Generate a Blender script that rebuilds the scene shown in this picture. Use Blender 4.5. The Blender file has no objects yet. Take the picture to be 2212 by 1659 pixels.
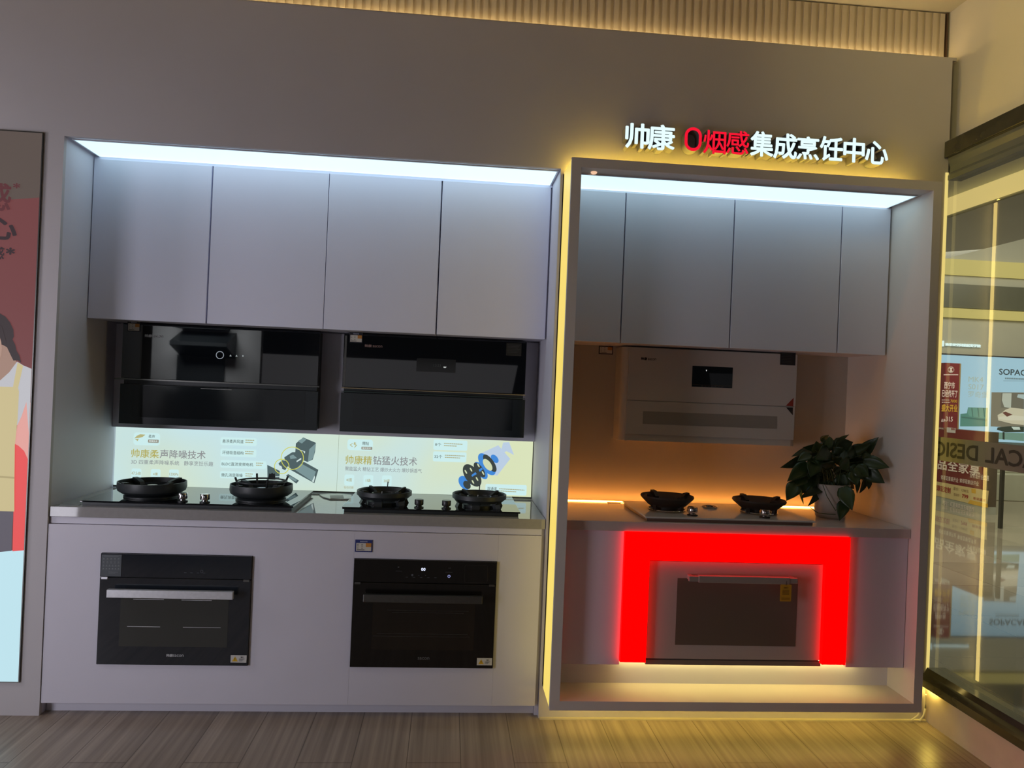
import bpy, bmesh, math, random
from mathutils import Vector, Matrix

SC = bpy.context.scene
COL = SC.collection
W, H = 2212, 1659

# ------------------------------------------------------------------ camera
F_PX = 1630.16
CAM = Vector((0.0, -3.1947, 1.4055))
YAW, PITCH, ROLL = 0.0825, 0.0038, 0.0415
_f = Vector((math.sin(YAW) * math.cos(PITCH), math.cos(YAW) * math.cos(PITCH), math.sin(PITCH)))
_r = Vector((math.cos(YAW), -math.sin(YAW), 0))
_u = _r.cross(_f)
R_ = _r * math.cos(ROLL) + _u * math.sin(ROLL)
U_ = -_r * math.sin(ROLL) + _u * math.cos(ROLL)
cam_d = bpy.data.cameras.new('camera')
cam_d.sensor_width = 36.0
cam_d.lens = F_PX / W * 36.0
cam_d.clip_start = 0.05
cam_d.clip_end = 100
cam = bpy.data.objects.new('camera', cam_d)
COL.objects.link(cam)
M = Matrix((R_, U_, -_f)).transposed().to_4x4()
M.translation = CAM
cam.matrix_world = M
SC.camera = cam


def at(px, py, ax, val):
    """The point of a photographed spot on the real plane x/y/z = val."""
    v = _f * F_PX + R_ * (px - W / 2) - U_ * (py - H / 2)
    i = 'xyz'.index(ax)
    return CAM + v * ((val - CAM[i]) / v[i])


# ------------------------------------------------------------------ view, world, lights
vs = SC.view_settings
vs.view_transform = 'Standard'
vs.look = 'None'
vs.exposure = 0.0
vs.gamma = 1.0
vs.use_curve_mapping = False
SC.cycles.use_denoising = True
SC.cycles.max_bounces = 10
SC.cycles.diffuse_bounces = 5
SC.cycles.glossy_bounces = 5
SC.cycles.transparent_max_bounces = 12
SC.cycles.transmission_bounces = 6
SC.cycles.caustics_reflective = False
SC.cycles.caustics_refractive = False
SC.cycles.sample_clamp_indirect = 4.0

world = bpy.data.worlds.new('world')
SC.world = world
world.use_nodes = True
world.node_tree.nodes['Background'].inputs[0].default_value = (0.9, 0.92, 1.0, 1)
world.node_tree.nodes['Background'].inputs[1].default_value = 0.02


def area(name, loc, target, sx, sy, power, rgb, spread=math.pi):
    d = bpy.data.lights.new(name, 'AREA')
    d.shape = 'RECTANGLE'
    d.size, d.size_y = sx, sy
    d.energy = power
    d.color = rgb
    d.spread = spread
    o = bpy.data.objects.new(name, d)
    COL.objects.link(o)
    o.location = loc
    o.rotation_euler = (Vector(target) - Vector(loc)).to_track_quat('-Z', 'Y').to_euler()
    return o


area('showroom_light_left', (-3.1, -2.5, 0.8), (-0.7, 0.0, 0.45), 0.9, 1.4, 11.5, (0.90, 0.885, 1.0), math.radians(110))
area('wall_fill_light', (-3.0, -0.7, 1.75), (-1.7, 0.0, 1.6), 0.4, 1.4, 9, (0.96, 0.90, 1.0))  # added fill lamp, brightens the left end of the wall
area('front_fill_light', (-1.2, -6.0, 1.0), (-0.6, 0.0, 0.9), 5.0, 1.4, 2.6, (0.97, 0.95, 1.0), math.radians(120))  # added frontal fill behind the camera, lifts portal, doors and base
area('plaster_fill_light', (1.0, -1.6, 3.0), (2.22, -0.7, 2.85), 0.5, 0.4, 2.0, (1.0, 0.84, 0.36), math.radians(90))  # added warm fill, narrowed onto the side wall plaster
area('opposite_display_light', (-2.9, -3.9, 2.3), (-2.85, -5.1, 1.65), 0.9, 0.3, 11, (0.95, 0.97, 1.0), math.radians(70))
area('mall_light_near', (4.7, 4.0, 2.85), (6.3, 5.6, 0.4), 1.6, 5.0, 130, (1.0, 0.93, 0.78))
area('mall_light_far', (8.0, 5.2, 4.2), (8.0, 6.8, 0), 5.0, 2.0, 130, (1.0, 0.95, 0.80))


# ------------------------------------------------------------------ materials
def lin(c):
    c = c / 255.0
    return c / 12.92 if c <= 0.04045 else ((c + 0.055) / 1.055) ** 2.4


def rgb(r, g, b):
    return (lin(r), lin(g), lin(b), 1.0)


MATS = {}


def mat(name, col, rough=0.5, metal=0.0, var=0.04, scale=9.0, bump=0.0, spec=0.5, coat=0.0):
    """Principled material with a faint procedural mottling."""
    if name in MATS:
        return MATS[name]
    m = bpy.data.materials.new(name)
    m.use_nodes = True
    nt = m.node_tree
    b = nt.nodes['Principled BSDF']
    b.inputs['Roughness'].default_value = rough
    b.inputs['Metallic'].default_value = metal
    b.inputs['Specular IOR Level'].default_value = spec
    b.inputs['Coat Weight'].default_value = coat
    b.inputs['Coat Roughness'].default_value = 0.03
    tc = nt.nodes.new('ShaderNodeTexCoord')
    nz = nt.nodes.new('ShaderNodeTexNoise')
    nz.inputs['Scale'].default_value = scale
    nz.inputs['Detail'].default_value = 4
    nt.links.new(tc.outputs['Object'], nz.inputs['Vector'])
    rp = nt.nodes.new('ShaderNodeValToRGB')
    rp.color_ramp.elements[0].color = (col[0] * (1 - var), col[1] * (1 - var), col[2] * (1 - var), 1)
    rp.color_ramp.elements[1].color = (min(1, col[0] * (1 + var)), min(1, col[1] * (1 + var)), min(1, col[2] * (1 + var)), 1)
    rp.color_ramp.elements[0].position = 0.3
    rp.color_ramp.elements[1].position = 0.7
    nt.links.new(nz.outputs['Fac'], rp.inputs['Fac'])
    nt.links.new(rp.outputs['Color'], b.inputs['Base Color'])
    if bump:
        bp = nt.nodes.new('ShaderNodeBump')
        bp.inputs['Strength'].default_value = bump
        bp.inputs['Distance'].default_value = 0.002
        nt.links.new(nz.outputs['Fac'], bp.inputs['Height'])
        nt.links.new(bp.outputs['Normal'], b.inputs['Normal'])
    MATS[name] = m
    return m


def glow(name, col, strength=1.0, base=(0.02, 0.02, 0.02, 1), rough=0.4, col2=None, scale=2.0):
    """A surface that really gives off light: lamp, backlit print, screen."""
    if name in MATS:
        return MATS[name]
    m = bpy.data.materials.new(name)
    m.use_nodes = True
    nt = m.node_tree
    b = nt.nodes['Principled BSDF']
    b.inputs['Base Color'].default_value = base
    b.inputs['Roughness'].default_value = rough
    b.inputs['Specular IOR Level'].default_value = 0.12
    b.inputs['Emission Color'].default_value = col
    b.inputs['Emission Strength'].default_value = strength
    if col2:
        tc = nt.nodes.new('ShaderNodeTexCoord')
        nz = nt.nodes.new('ShaderNodeTexNoise')
        nz.inputs['Scale'].default_value = scale
        nz.inputs['Detail'].default_value = 1
        nt.links.new(tc.outputs['Object'], nz.inputs['Vector'])
        rp = nt.nodes.new('ShaderNodeValToRGB')
        rp.color_ramp.elements[0].color = col
        rp.color_ramp.elements[1].color = col2
        rp.color_ramp.elements[0].position = 0.35
        rp.color_ramp.elements[1].position = 0.65
        nt.links.new(nz.outputs['Fac'], rp.inputs['Fac'])
        nt.links.new(rp.outputs['Color'], b.inputs['Emission Color'])
    MATS[name] = m
    return m


def prnt(r, g, b, k=1.0):
    """Ink on a backlit panel."""
    return glow('backlit_ink_%d_%d_%d' % (r, g, b), rgb(r, g, b), k)


def ink(r, g, b, rough=0.5):
    return mat('ink_%d_%d_%d' % (r, g, b), rgb(r, g, b), rough, var=0.02)


M_WALL = mat('warm_white_wall_panel', (0.56, 0.535, 0.55, 1), 0.62, var=0.02, scale=3, bump=0.03)
M_DOOR = mat('lavender_white_cabinet_laminate', (0.79, 0.80, 0.95, 1), 0.42, var=0.012, scale=5)
M_BASE = mat('grey_white_base_laminate', (0.69, 0.675, 0.76, 1), 0.5, var=0.015, scale=5)
M_RDOOR = mat('pale_grey_portal_laminate', (0.72, 0.72, 0.81, 1), 0.42, var=0.012, scale=5)
M_PORTAL = mat('portal_lacquer', (0.70, 0.655, 0.60, 1), 0.55, var=0.012, scale=5)
M_CEIL = mat('ceiling_paint', (0.66, 0.61, 0.48, 1), 0.85, var=0.02, scale=2, bump=0.03)
M_PLASTER = mat('side_wall_plaster', (0.70, 0.65, 0.55, 1), 0.85, var=0.03, scale=2.5, bump=0.05)
M_SLAT = mat('fluted_board', (0.62, 0.54, 0.43, 1), 0.6, var=0.03, scale=6)
M_DARKGAP = mat('dark_gap', (0.03, 0.03, 0.035, 1), 0.8)
M_BLACKGLASS = mat('black_glass', (0.006, 0.008, 0.011, 1), 0.02, var=0.0, spec=1.0)
M_BLACKGLASS2 = mat('smoky_black_glass', (0.012, 0.018, 0.022, 1), 0.12, var=0.0, spec=0.5)
M_OVENGLASS = mat('oven_black_glass', (0.010, 0.011, 0.014, 1), 0.05, var=0.0)
M_BLACKMETAL = mat('black_enamel_iron', (0.030, 0.036, 0.039, 1), 0.42, var=0.12, scale=40, bump=0.05)
M_STEEL = mat('brushed_steel', (0.74, 0.75, 0.79, 1), 0.34, 0.55, var=0.06, scale=60)
M_DARKSTEEL = mat('dark_brushed_steel', (0.16, 0.16, 0.15, 1), 0.38, 1.0, var=0.06, scale=60)
M_CHROME = mat('chrome', (0.75, 0.75, 0.77, 1), 0.08, 1.0, var=0.0)
M_BRASS = mat('thin_champagne_strip', (0.45, 0.36, 0.22, 1), 0.3, 0.9, var=0.03)
M_COUNTER_L = mat('grey_quartz_worktop', (0.34, 0.33, 0.325, 1), 0.04, var=0.04, scale=60, spec=0.8)
M_COUNTER_R = mat('white_quartz_worktop', (0.60, 0.52, 0.49, 1), 0.14, var=0.02, scale=40)
M_WHITEGLASS = mat('white_glass', (0.62, 0.57, 0.52, 1), 0.05, var=0.0)
M_WHITEENAMEL = mat('white_enamel', (0.62, 0.57, 0.50, 1), 0.3, var=0.01)
M_GREYPRINT = mat('grey_window_glass', (0.30, 0.27, 0.22, 1), 0.07, var=0.0)
M_STONE = mat('dark_green_marble', (0.035, 0.034, 0.024, 1), 0.12, var=0.5, scale=5)
M_SLATE = mat('slate_grey_profile', (0.10, 0.115, 0.125, 1), 0.4, var=0.05)
M_LABELW = ink(205, 203, 198)
M_BLUE = ink(40, 52, 120)
M_ORANGE = ink(205, 140, 60)
M_GREYTXT = ink(120, 125, 128)
M_BLACKTXT = ink(28, 26, 25)
M_LOGO = mat('silver_logo_ink', (0.42, 0.43, 0.44, 1), 0.35, var=0.0)
M_LOGO_DIM = mat('grey_logo_ink', (0.13, 0.13, 0.13, 1), 0.35, var=0.0)

G_CEILBOX = glow('cool_light_panel', (0.52, 0.75, 0.86, 1), 1.38, base=(0.5, 0.5, 0.5, 1), col2=(0.56, 0.80, 0.86, 1), scale=1.2)
G_YELLOW = glow('yellow_led_tape', (1.0, 0.70, 0.13, 1), 22.0)
G_COVE = glow('warm_led_tape', (1.0, 0.72, 0.32, 1), 13.0)
G_EDGE = glow('yellow_side_glow', (1.0, 0.76, 0.16, 1), 0.92)  # glow colour for the portal's lit left side face
G_YTOP = glow('yellow_led_tape_top', (1.0, 0.66, 0.08, 1), 55.0)
G_YSIDE = glow('yellow_led_tape_wide', (1.0, 0.72, 0.20, 1), 7.5)
G_COUNTER = glow('amber_led_tape', (1.0, 0.37, 0.065, 1), 21.0)
G_UNDER = glow('warm_white_led_bar', (1.0, 0.76, 0.24, 1), 14.5)
G_RED = glow('red_lit_panel', (1.0, 0.0, 0.0, 1), 3.3, base=(0.3, 0.0, 0.0, 1), rough=0.5)


def wood_floor():
    m = bpy.data.materials.new('wood_look_floor_tile')
    m.use_nodes = True
    nt = m.node_tree
    N, L = nt.nodes, nt.links
    b = N['Principled BSDF']
    b.inputs['Roughness'].default_value = 0.34
    tc = N.new('ShaderNodeTexCoord')
    mp = N.new('ShaderNodeMapping')
    mp.inputs['Rotation'].default_value = (0, 0, math.pi / 2)
    mp.inputs['Location'].default_value = (0.41, 0.10, 0)
    L.new(tc.outputs['Object'], mp.inputs['Vector'])
    br = N.new('ShaderNodeTexBrick')
    br.inputs['Scale'].default_value = 1.0
    br.inputs['Brick Width'].default_value = 1.0
    br.inputs['Row Height'].default_value = 0.2
    br.inputs['Mortar Size'].default_value = 0.0022
    br.inputs['Mortar Smooth'].default_value = 0.2
    br.offset = 0.82
    br.inputs['Color1'].default_value = (0.315, 0.262, 0.214, 1)
    br.inputs['Color2'].default_value = (0.345, 0.288, 0.235, 1)
    br.inputs['Mortar'].default_value = (0.16, 0.13, 0.10, 1)
    L.new(mp.outputs['Vector'], br.inputs['Vector'])
    ms = N.new('ShaderNodeMapping')
    ms.inputs['Scale'].default_value = (46, 0.9, 1)
    L.new(tc.outputs['Object'], ms.inputs['Vector'])
    nz = N.new('ShaderNodeTexNoise')
    nz.inputs['Scale'].default_value = 1.0
    nz.inputs['Detail'].default_value = 6
    L.new(ms.outputs['Vector'], nz.inputs['Vector'])
    rp = N.new('ShaderNodeValToRGB')
    rp.color_ramp.elements[0].position = 0.32
    rp.color_ramp.elements[1].position = 0.68
    rp.color_ramp.elements[0].color = (0.70, 0.68, 0.655, 1)
    rp.color_ramp.elements[1].color = (1.2, 1.2, 1.2, 1)
    L.new(nz.outputs['Fac'], rp.inputs['Fac'])
    mx = N.new('ShaderNodeMix')
    mx.data_type = 'RGBA'
    mx.blend_type = 'MULTIPLY'
    mx.inputs[0].default_value = 1.0
    L.new(br.outputs['Color'], mx.inputs[6])
    L.new(rp.outputs['Color'], mx.inputs[7])
    L.new(mx.outputs[2], b.inputs['Base Color'])
    bp = N.new('ShaderNodeBump')
    bp.inputs['Strength'].default_value = 0.25
    bp.inputs['Distance'].default_value = 0.0015
    bp.invert = True
    L.new(br.outputs['Fac'], bp.inputs['Height'])
    L.new(bp.outputs['Normal'], b.inputs['Normal'])
    return m


def mall_floor():
    m = bpy.data.materials.new('polished_mall_tile')
    m.use_nodes = True
    nt = m.node_tree
    N, L = nt.nodes, nt.links
    b = N['Principled BSDF']
    b.inputs['Roughness'].default_value = 0.035
    b.inputs['Specular IOR Level'].default_value = 0.9
    tc = N.new('ShaderNodeTexCoord')
    br = N.new('ShaderNodeTexBrick')
    br.inputs['Scale'].default_value = 1.0
    br.inputs['Brick Width'].default_value = 0.8
    br.inputs['Row Height'].default_value = 0.8
    br.inputs['Mortar Size'].default_value = 0.003
    br.offset = 0.0
    br.inputs['Color1'].default_value = (0.25, 0.22, 0.16, 1)
    br.inputs['Color2'].default_value = (0.31, 0.27, 0.20, 1)
    br.inputs['Mortar'].default_value = (0.12, 0.10, 0.07, 1)
    L.new(tc.outputs['Object'], br.inputs['Vector'])
    L.new(br.outputs['Color'], b.inputs['Base Color'])
    return m


def thin_glass(name, tint, refl=1.0):
    m = bpy.data.materials.new(name)
    m.use_nodes = True
    nt = m.node_tree
    N, L = nt.nodes, nt.links
    N.remove(N['Principled BSDF'])
    out = N['Material Output']
    fr = N.new('ShaderNodeFresnel')
    fr.inputs['IOR'].default_value = 1.5
    mu = N.new('ShaderNodeMath')
    mu.operation = 'MULTIPLY'
    mu.inputs[1].default_value = refl
    mu.use_clamp = True
    L.new(fr.outputs[0], mu.inputs[0])
    ge = N.new('ShaderNodeNewGeometry')
    iv = N.new('ShaderNodeMath')
    iv.operation = 'SUBTRACT'
    iv.inputs[0].default_value = 1.0
    L.new(ge.outputs['Backfacing'], iv.inputs[1])
    m2 = N.new('ShaderNodeMath')
    m2.operation = 'MULTIPLY'
    L.new(mu.outputs[0], m2.inputs[0])
    L.new(iv.outputs[0], m2.inputs[1])
    tr = N.new('ShaderNodeBsdfTransparent')
    tr.inputs[0].default_value = tint
    gl = N.new('ShaderNodeBsdfGlossy')
    gl.inputs['Roughness'].default_value = 0.0
    mx = N.new('ShaderNodeMixShader')
    L.new(m2.outputs[0], mx.inputs[0])
    L.new(tr.outputs[0], mx.inputs[1])
    L.new(gl.outputs[0], mx.inputs[2])
    L.new(mx.outputs[0], out.inputs['Surface'])
    return m


# ------------------------------------------------------------------ mesh helpers
_TXT = {}


def text_geo(s, bold):
    key = s
    if key not in _TXT:
        cu = bpy.data.curves.new('lettering_source', 'FONT')
        cu.body = s
        cu.size = 1.0
        cu.resolution_u = 3
        o = bpy.data.objects.new('lettering_source', cu)
        COL.objects.link(o)
        dg = bpy.context.evaluated_depsgraph_get()
        dg.update()
        me = bpy.data.meshes.new_from_object(o.evaluated_get(dg))
        vs_ = [(v.co.x, v.co.y) for v in me.vertices]
        fs_ = [tuple(p.vertices) for p in me.polygons]
        es_ = {}
        for p in me.polygons:
            for e in p.edge_keys:
                es_[e] = es_.get(e, 0) + 1
        edges = [e for e, n in es_.items() if n == 1]
        bpy.data.objects.remove(o)
        bpy.data.curves.remove(cu)
        bpy.data.meshes.remove(me)
        _TXT[key] = (vs_, fs_, edges)
    return _TXT[key]


XZ = (Vector((1, 0, 0)), Vector((0, 0, 1)))        # a wall seen from the room


class MB:
    def __init__(self):
        self.v, self.f, self.s = [], [], []

    def add(self, vs_, fs_, smooth=False):
        n = len(self.v)
        self.v += [Vector(p) for p in vs_]
        self.f += [tuple(i + n for i in f) for f in fs_]
        self.s += [smooth] * len(fs_)
        return self

    def box(self, x0, x1, y0, y1, z0, z1):
        p = [(x, y, z) for z in (z0, z1) for y in (y0, y1) for x in (x0, x1)]
        return self.add(p, [(0, 2, 3, 1), (4, 5, 7, 6), (0, 1, 5, 4), (2, 6, 7, 3), (0, 4, 6, 2), (1, 3, 7, 5)])

    def poly(self, pts):
        return self.add(pts, [tuple(range(len(pts)))])

    def prism(self, pts, off):
        """A flat outline given real thickness along off."""
        n = len(pts)
        off = Vector(off)
        a = [Vector(p) for p in pts]
        fs_ = [tuple(range(n)), tuple(reversed(range(n, 2 * n)))]
        fs_ += [(i, i + n, (i + 1) % n + n, (i + 1) % n) for i in range(n)]
        return self.add(a + [p + off for p in a], fs_)

    def lathe(self, c, prof, n=40, a0=0.0, a1=2 * math.pi, smooth=True):
        full = abs(a1 - a0 - 2 * math.pi) < 1e-6
        k = n if full else n + 1
        vs_ = []
        for r, z in prof:
            for i in range(k):
                t = a0 + (a1 - a0) * i / n
                vs_.append((c[0] + r * math.cos(t), c[1] + r * math.sin(t), c[2] + z))
        fs_ = []
        for j in range(len(prof) - 1):
            for i in range(n):
                i2 = (i + 1) % k
                fs_.append((j * k + i, j * k + i2, (j + 1) * k + i2, (j + 1) * k + i))
        return self.add(vs_, fs_, smooth)

    def tube(self, path, r, n=8, closed=False):
        path = [Vector(p) for p in path]
        k = len(path)
        vs_, fs_ = [], []
        for i, p in enumerate(path):
            a = path[i - 1] if (i > 0 or closed) else p
            b = path[(i + 1) % k] if (i < k - 1 or closed) else p
            t = (b - a).normalized()
            s = t.cross(Vector((0, 0, 1)))
            if s.length < 1e-4:
                s = t.cross(Vector((0, 1, 0)))
            s.normalize()
            q = s.cross(t)
            for j in range(n):
                g = 2 * math.pi * j / n
                vs_.append(p + (s * math.cos(g) + q * math.sin(g)) * r)
        for i in range(k if closed else k - 1):
            i2 = (i + 1) % k
            for j in range(n):
                j2 = (j + 1) % n
                fs_.append((i * n + j, i * n + j2, i2 * n + j2, i2 * n + j))
        if not closed:
            fs_ += [tuple(reversed(range(n))), tuple(range((k - 1) * n, k * n))]
        return self.add(vs_, fs_, True)

    def text(self, s, o, w=None, h=None, ax=XZ, bold=0.0, thick=None, align='C'):
        """Lettering filling w x h on a real plane; o is its centre (or left-middle)."""
        vs_, fs_, edges = text_geo(s, bold)
        xs = [p[0] for p in vs_]
        ys = [p[1] for p in vs_]
        x0, x1, y0, y1 = min(xs), max(xs), min(ys), max(ys)
        kx = w / (x1 - x0) if w else h / (y1 - y0)
        ky = h / (y1 - y0) if h else kx
        o = Vector(o)
        cx = (x0 + x1) / 2 if align == 'C' else x0
        cy = (y0 + y1) / 2
        base = [o + ax[0] * ((x - cx) * kx) + ax[1] * ((y - cy) * ky) for x, y in vs_]
        shifts = [Vector((0, 0, 0))]
        if bold > 0:                    # heavier strokes: the outline laid down again around itself
            k = 8 if thick is not None or bold > 0.018 else 4
            shifts += [ax[0] * (bold * kx * math.cos(2 * math.pi * i / k)) + ax[1] * (bold * ky * math.sin(2 * math.pi * i / k)) for i in range(k)]
        nrm = ax[0].cross(ax[1])
        for q, sh in enumerate(shifts):
            sh = sh + nrm * (q * 0.000006)
            pts = [p + sh for p in base]
            if thick is None:
                self.add(pts, fs_)
                continue
            n = len(pts)
            t = Vector(thick)
            fs2 = [tuple(i + n for i in reversed(f)) for f in fs_]
            fs3 = [(a, b, b + n, a + n) for a, b in edges]
            self.add(pts + [p + t for p in pts], fs_ + fs2 + fs3)
        return self

    def build(self, name, material, parent=None, bevel=0.0, seg=2):
        root = None
        if parent is not None:
            root = parent
            while root.parent is not None:
                root = root.parent
            org = Vector(root.location)
        else:
            lo = [min(p[i] for p in self.v) for i in range(3)]
            hi = [max(p[i] for p in self.v) for i in range(3)]
            org = Vector(((lo[0] + hi[0]) / 2, (lo[1] + hi[1]) / 2, lo[2]))
        me = bpy.data.meshes.new(name)
        me.from_pydata([p - org for p in self.v], [], self.f)
        me.update()
        bm = bmesh.new()
        bm.from_mesh(me)
        bmesh.ops.recalc_face_normals(bm, faces=bm.faces)
        bm.to_mesh(me)
        bm.free()
        for p, s in zip(me.polygons, self.s):
            p.use_smooth = s
        if any(self.s):
            me.set_sharp_from_angle(angle=math.radians(38))
        me.materials.append(material)
        o = bpy.data.objects.new(name, me)
        COL.objects.link(o)
        if parent is not None:
            o.parent = parent
        else:
            o.location = org
        if bevel:
            b = o.modifiers.new('bevel', 'BEVEL')
            b.width = bevel
            b.segments = seg
            b.limit_method = 'ANGLE'
        return o


def struct(name, mb, m, bevel=0.0):
    o = mb.build(name, m, bevel=bevel)
    o['kind'] = 'structure'
    return o


def thing(name, label, cat, loc, group=None):
    o = bpy.data.objects.new(name, None)
    o.empty_display_size = 0.05
    COL.objects.link(o)
    o.location = loc
    tag(o, label, cat, group)
    return o


def tag(o, label, cat, group=None):
    o['label'] = label
    o['category'] = cat
    if group:
        o['group'] = group
    return o


def look(o, label):
    o['label'] = label
    return o


def B(*a):
    return MB().box(*a)


def rrect(x0, x1, z0, z1, y, r, n=5):
    pts = []
    for cx, cz, a in ((x1 - r, z1 - r, 0), (x0 + r, z1 - r, 90), (x0 + r, z0 + r, 180), (x1 - r, z0 + r, 270)):
        for i in range(n + 1):
            t = math.radians(a + 90 * i / n)
            pts.append((cx + r * math.cos(t), y, cz + r * math.sin(t)))
    return pts


def px_poly(pts, y):
    return [at(a, b, 'y', y) for a, b in pts]


def ellipse_px(cx, cy, rx, ry, rot, y, n=28):
    out = []
    for i in range(n):
        t = 2 * math.pi * i / n
        a, b = rx * math.cos(t), ry * math.sin(t)
        c, s = math.cos(math.radians(rot)), math.sin(math.radians(rot))
        out.append(at(cx + a * c - b * s, cy + a * s + b * c, 'y', y))
    return out


def px_text(mb, s, left, right, hpx, y, bold=0.0):
    """Lettering on the plane y whose ends are at two photographed spots."""
    a, b = at(*left, 'y', y), at(*right, 'y', y)
    d = (((a + b) / 2) - CAM).dot(_f)
    mb.text(s, ((a.x + b.x) / 2, y, (a.z + b.z) / 2), b.x - a.x, hpx * d / F_PX, bold=bold)


# ------------------------------------------------------------------ key sizes (metres)
NL, NR, NT, YB = -1.595, 0.4355, 2.346, 0.577          # left niche
PX0, PX1, PZ0, PZ1, PY = 0.446, 1.989, 0.1365, 2.324, -0.24   # portal outside
IX0, IX1, IZ0, IZ1, IYB = 0.485, 1.953, 0.173, 2.286, 0.38     # portal inside
WT, WR, CZ = 2.952, 2.176, 3.21

# ------------------------------------------------------------------ setting
struct('floor', B(-4.2, 2.2, -6.2, 0.62, -0.06, 0.0), wood_floor())
wb = MB()
wb.box(-4.2, NL, 0, 0.02, 0, WT)
wb.box(NL, NR, 0, 0.02, NT, WT)
wb.box(NR, PX0, 0, 0.02, 0, WT)
wb.box(PX0, PX1, 0, 0.02, PZ1, WT)
wb.box(PX0, PX1, 0, 0.02, 0, PZ0)
wb.box(PX1, WR, 0, 0.02, 0, WT)
struct('wall_back', wb, M_WALL)
wn = MB()
wn.box(NL - 0.02, NL, 0.02, 0.62, 0, NT + 0.02)
wn.box(NR, NR + 0.009, 0.02, 0.62, 0, NT + 0.02)
wn.box(NL - 0.02, NR + 0.009, YB + 0.02, 0.62, 0, NT + 0.02)
wn.box(NL, NR, 0.02, YB + 0.02, NT + 0.003, NT + 0.02)
struct('wall_niche', wn, M_BASE)
struct('wall_rear', B(-4.2, 2.3, 0.62, 0.66, 0, CZ), M_WALL)
struct('ceiling', B(-4.2, 2.26, -6.2, 0.66, CZ, CZ + 0.05), M_CEIL)

sl = MB()
sl.box(-4.2, 2.205, 0.107, 0.13, 2.80, CZ - 0.003)
x = 2.178
while x > -4.2:
    sl.box(x, x + 0.021, 0.098, 0.107, 2.80, CZ - 0.008)
    x -= 0.0362
struct('trim_1', sl, M_SLAT)
struct('trim_2', B(2.207, 2.213, 0.095, 0.13, 2.80, CZ - 0.004), mat('brown_edge_strip', (0.09, 0.05, 0.03, 1), 0.6))
struct('trim_3', B(-4.2, 2.21, 0.02, 0.0975, 2.952, 2.9655), M_WALL)

# right side: plaster above, stone beam, profiles, glass, sill, plinth
GX = 2.19
struct('wall_right', B(2.222, 2.26, -6.2, 0.13, 2.46, CZ), M_PLASTER)
struct('wall_right_base', B(2.165, 2.26, -6.2, -0.001, 0, 0.175), mat('worn_white_plinth', (0.62, 0.52, 0.45, 1), 0.7, var=0.08, scale=8, bump=0.08))
wf = MB()
wf.box(2.15, 2.26, -6.2, -0.004, 2.503, 2.575)
struct('trim_4', wf, M_STONE, 0.004)
pr = MB()
prof = [(2.17 + 0.0, 2.503), (2.172, 2.49), (2.180, 2.466), (2.180, 2.44), (2.172, 2.425), (2.172, 2.405), (2.235, 2.405), (2.235, 2.503)]
pr.prism([(x, -0.004, z) for x, z in prof], (0, -6.19, 0))
struct('trim_5', pr, M_SLATE)
sill = MB()
sill.prism([(x, -0.004, z) for x, z in [(2.125, 0.165), (2.125, 0.197), (2.135, 0.204), (2.155, 0.215), (2.165, 0.236), (2.25, 0.236), (2.25, 0.165)]], (0, -6.19, 0))
struct('trim_6', sill, M_STONE)
win = MB()
win.box(GX, GX + 0.012, -6.1, 0.11, 0.22, 2.41)
wo = struct('window_1', win, thin_glass('shopfront_glass', (0.95, 0.965, 0.93, 1), 1.5))
struct('wall_side_left', B(-4.26, -4.2, -6.2, 0.66, 0, CZ), M_WALL)

# the far side of the showroom, seen only in the black glass
wop = MB()
wop.box(-4.2, 2.26, -6.26, -6.2, 0, CZ)
struct('wall_opposite', wop, mat('dim_opposite_wall', (0.10, 0.09, 0.085, 1), 0.8))

odp = MB()
odp.box(-3.45, -2.22, -5.1, -5.0, 0.0, 2.6)
struct('wall_opposite_panel', odp, mat('pale_opposite_panel', (0.55, 0.56, 0.56, 1), 0.6))
odk = MB()
odk.prism([(-3.12, -4.62, 1.72), (-3.12, -4.62, 1.76), (-3.12, -4.999, 1.90), (-3.12, -4.999, 1.60)], (0.62, 0, 0))
odk.box(-3.15, -2.62, -4.999, -4.96, 1.25, 1.62)
odk.box(-3.30, -2.60, -4.999, -4.55, 1.18, 1.21)
odk.box(-3.12, -2.58, -4.999, -4.70, 1.92, 2.6)
struct('opposite_hood', odk, M_BLACKMETAL)  # unseen hood, hob and cupboard opposite, added for the black glass reflection

# floor fillet along the plinth of the portal
struct('baseboard_back', B(0.44, WR - 0.01, -0.016, 0.0, 0, 0.006), mat('pale_sealant', (0.62, 0.58, 0.42, 1), 0.6))

# ------------------------------------------------------------------ left niche: ceiling light, cabinets
def light_panel(label, x0, x1, y0, y1, z):
    t = thing('ceiling_light_panel', label, 'light', ((x0 + x1) / 2, (y0 + y1) / 2, z))
    B(x0, x1, y0, y1, z - 0.002, z + 0.002).build('diffuser', G_CEILBOX, t)
    f = MB()
    f.box(x0 - 0.006, x1 + 0.006, y0 - 0.006, y0, z - 0.004, z + 0.002)
    f.box(x0 - 0.006, x1 + 0.006, y1, y1 + 0.004, z - 0.004, z + 0.002)
    f.box(x0 - 0.006, x0, y0, y1, z - 0.004, z + 0.002)
    f.box(x1, x1 + 0.006, y0, y1, z - 0.004, z + 0.002)
    f.build('frame', M_STEEL, t)
    return t


light_panel('long cool white light panel in the ceiling of the left niche', NL + 0.022, NR - 0.012, 0.034, 0.33, NT - 0.001)


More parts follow.
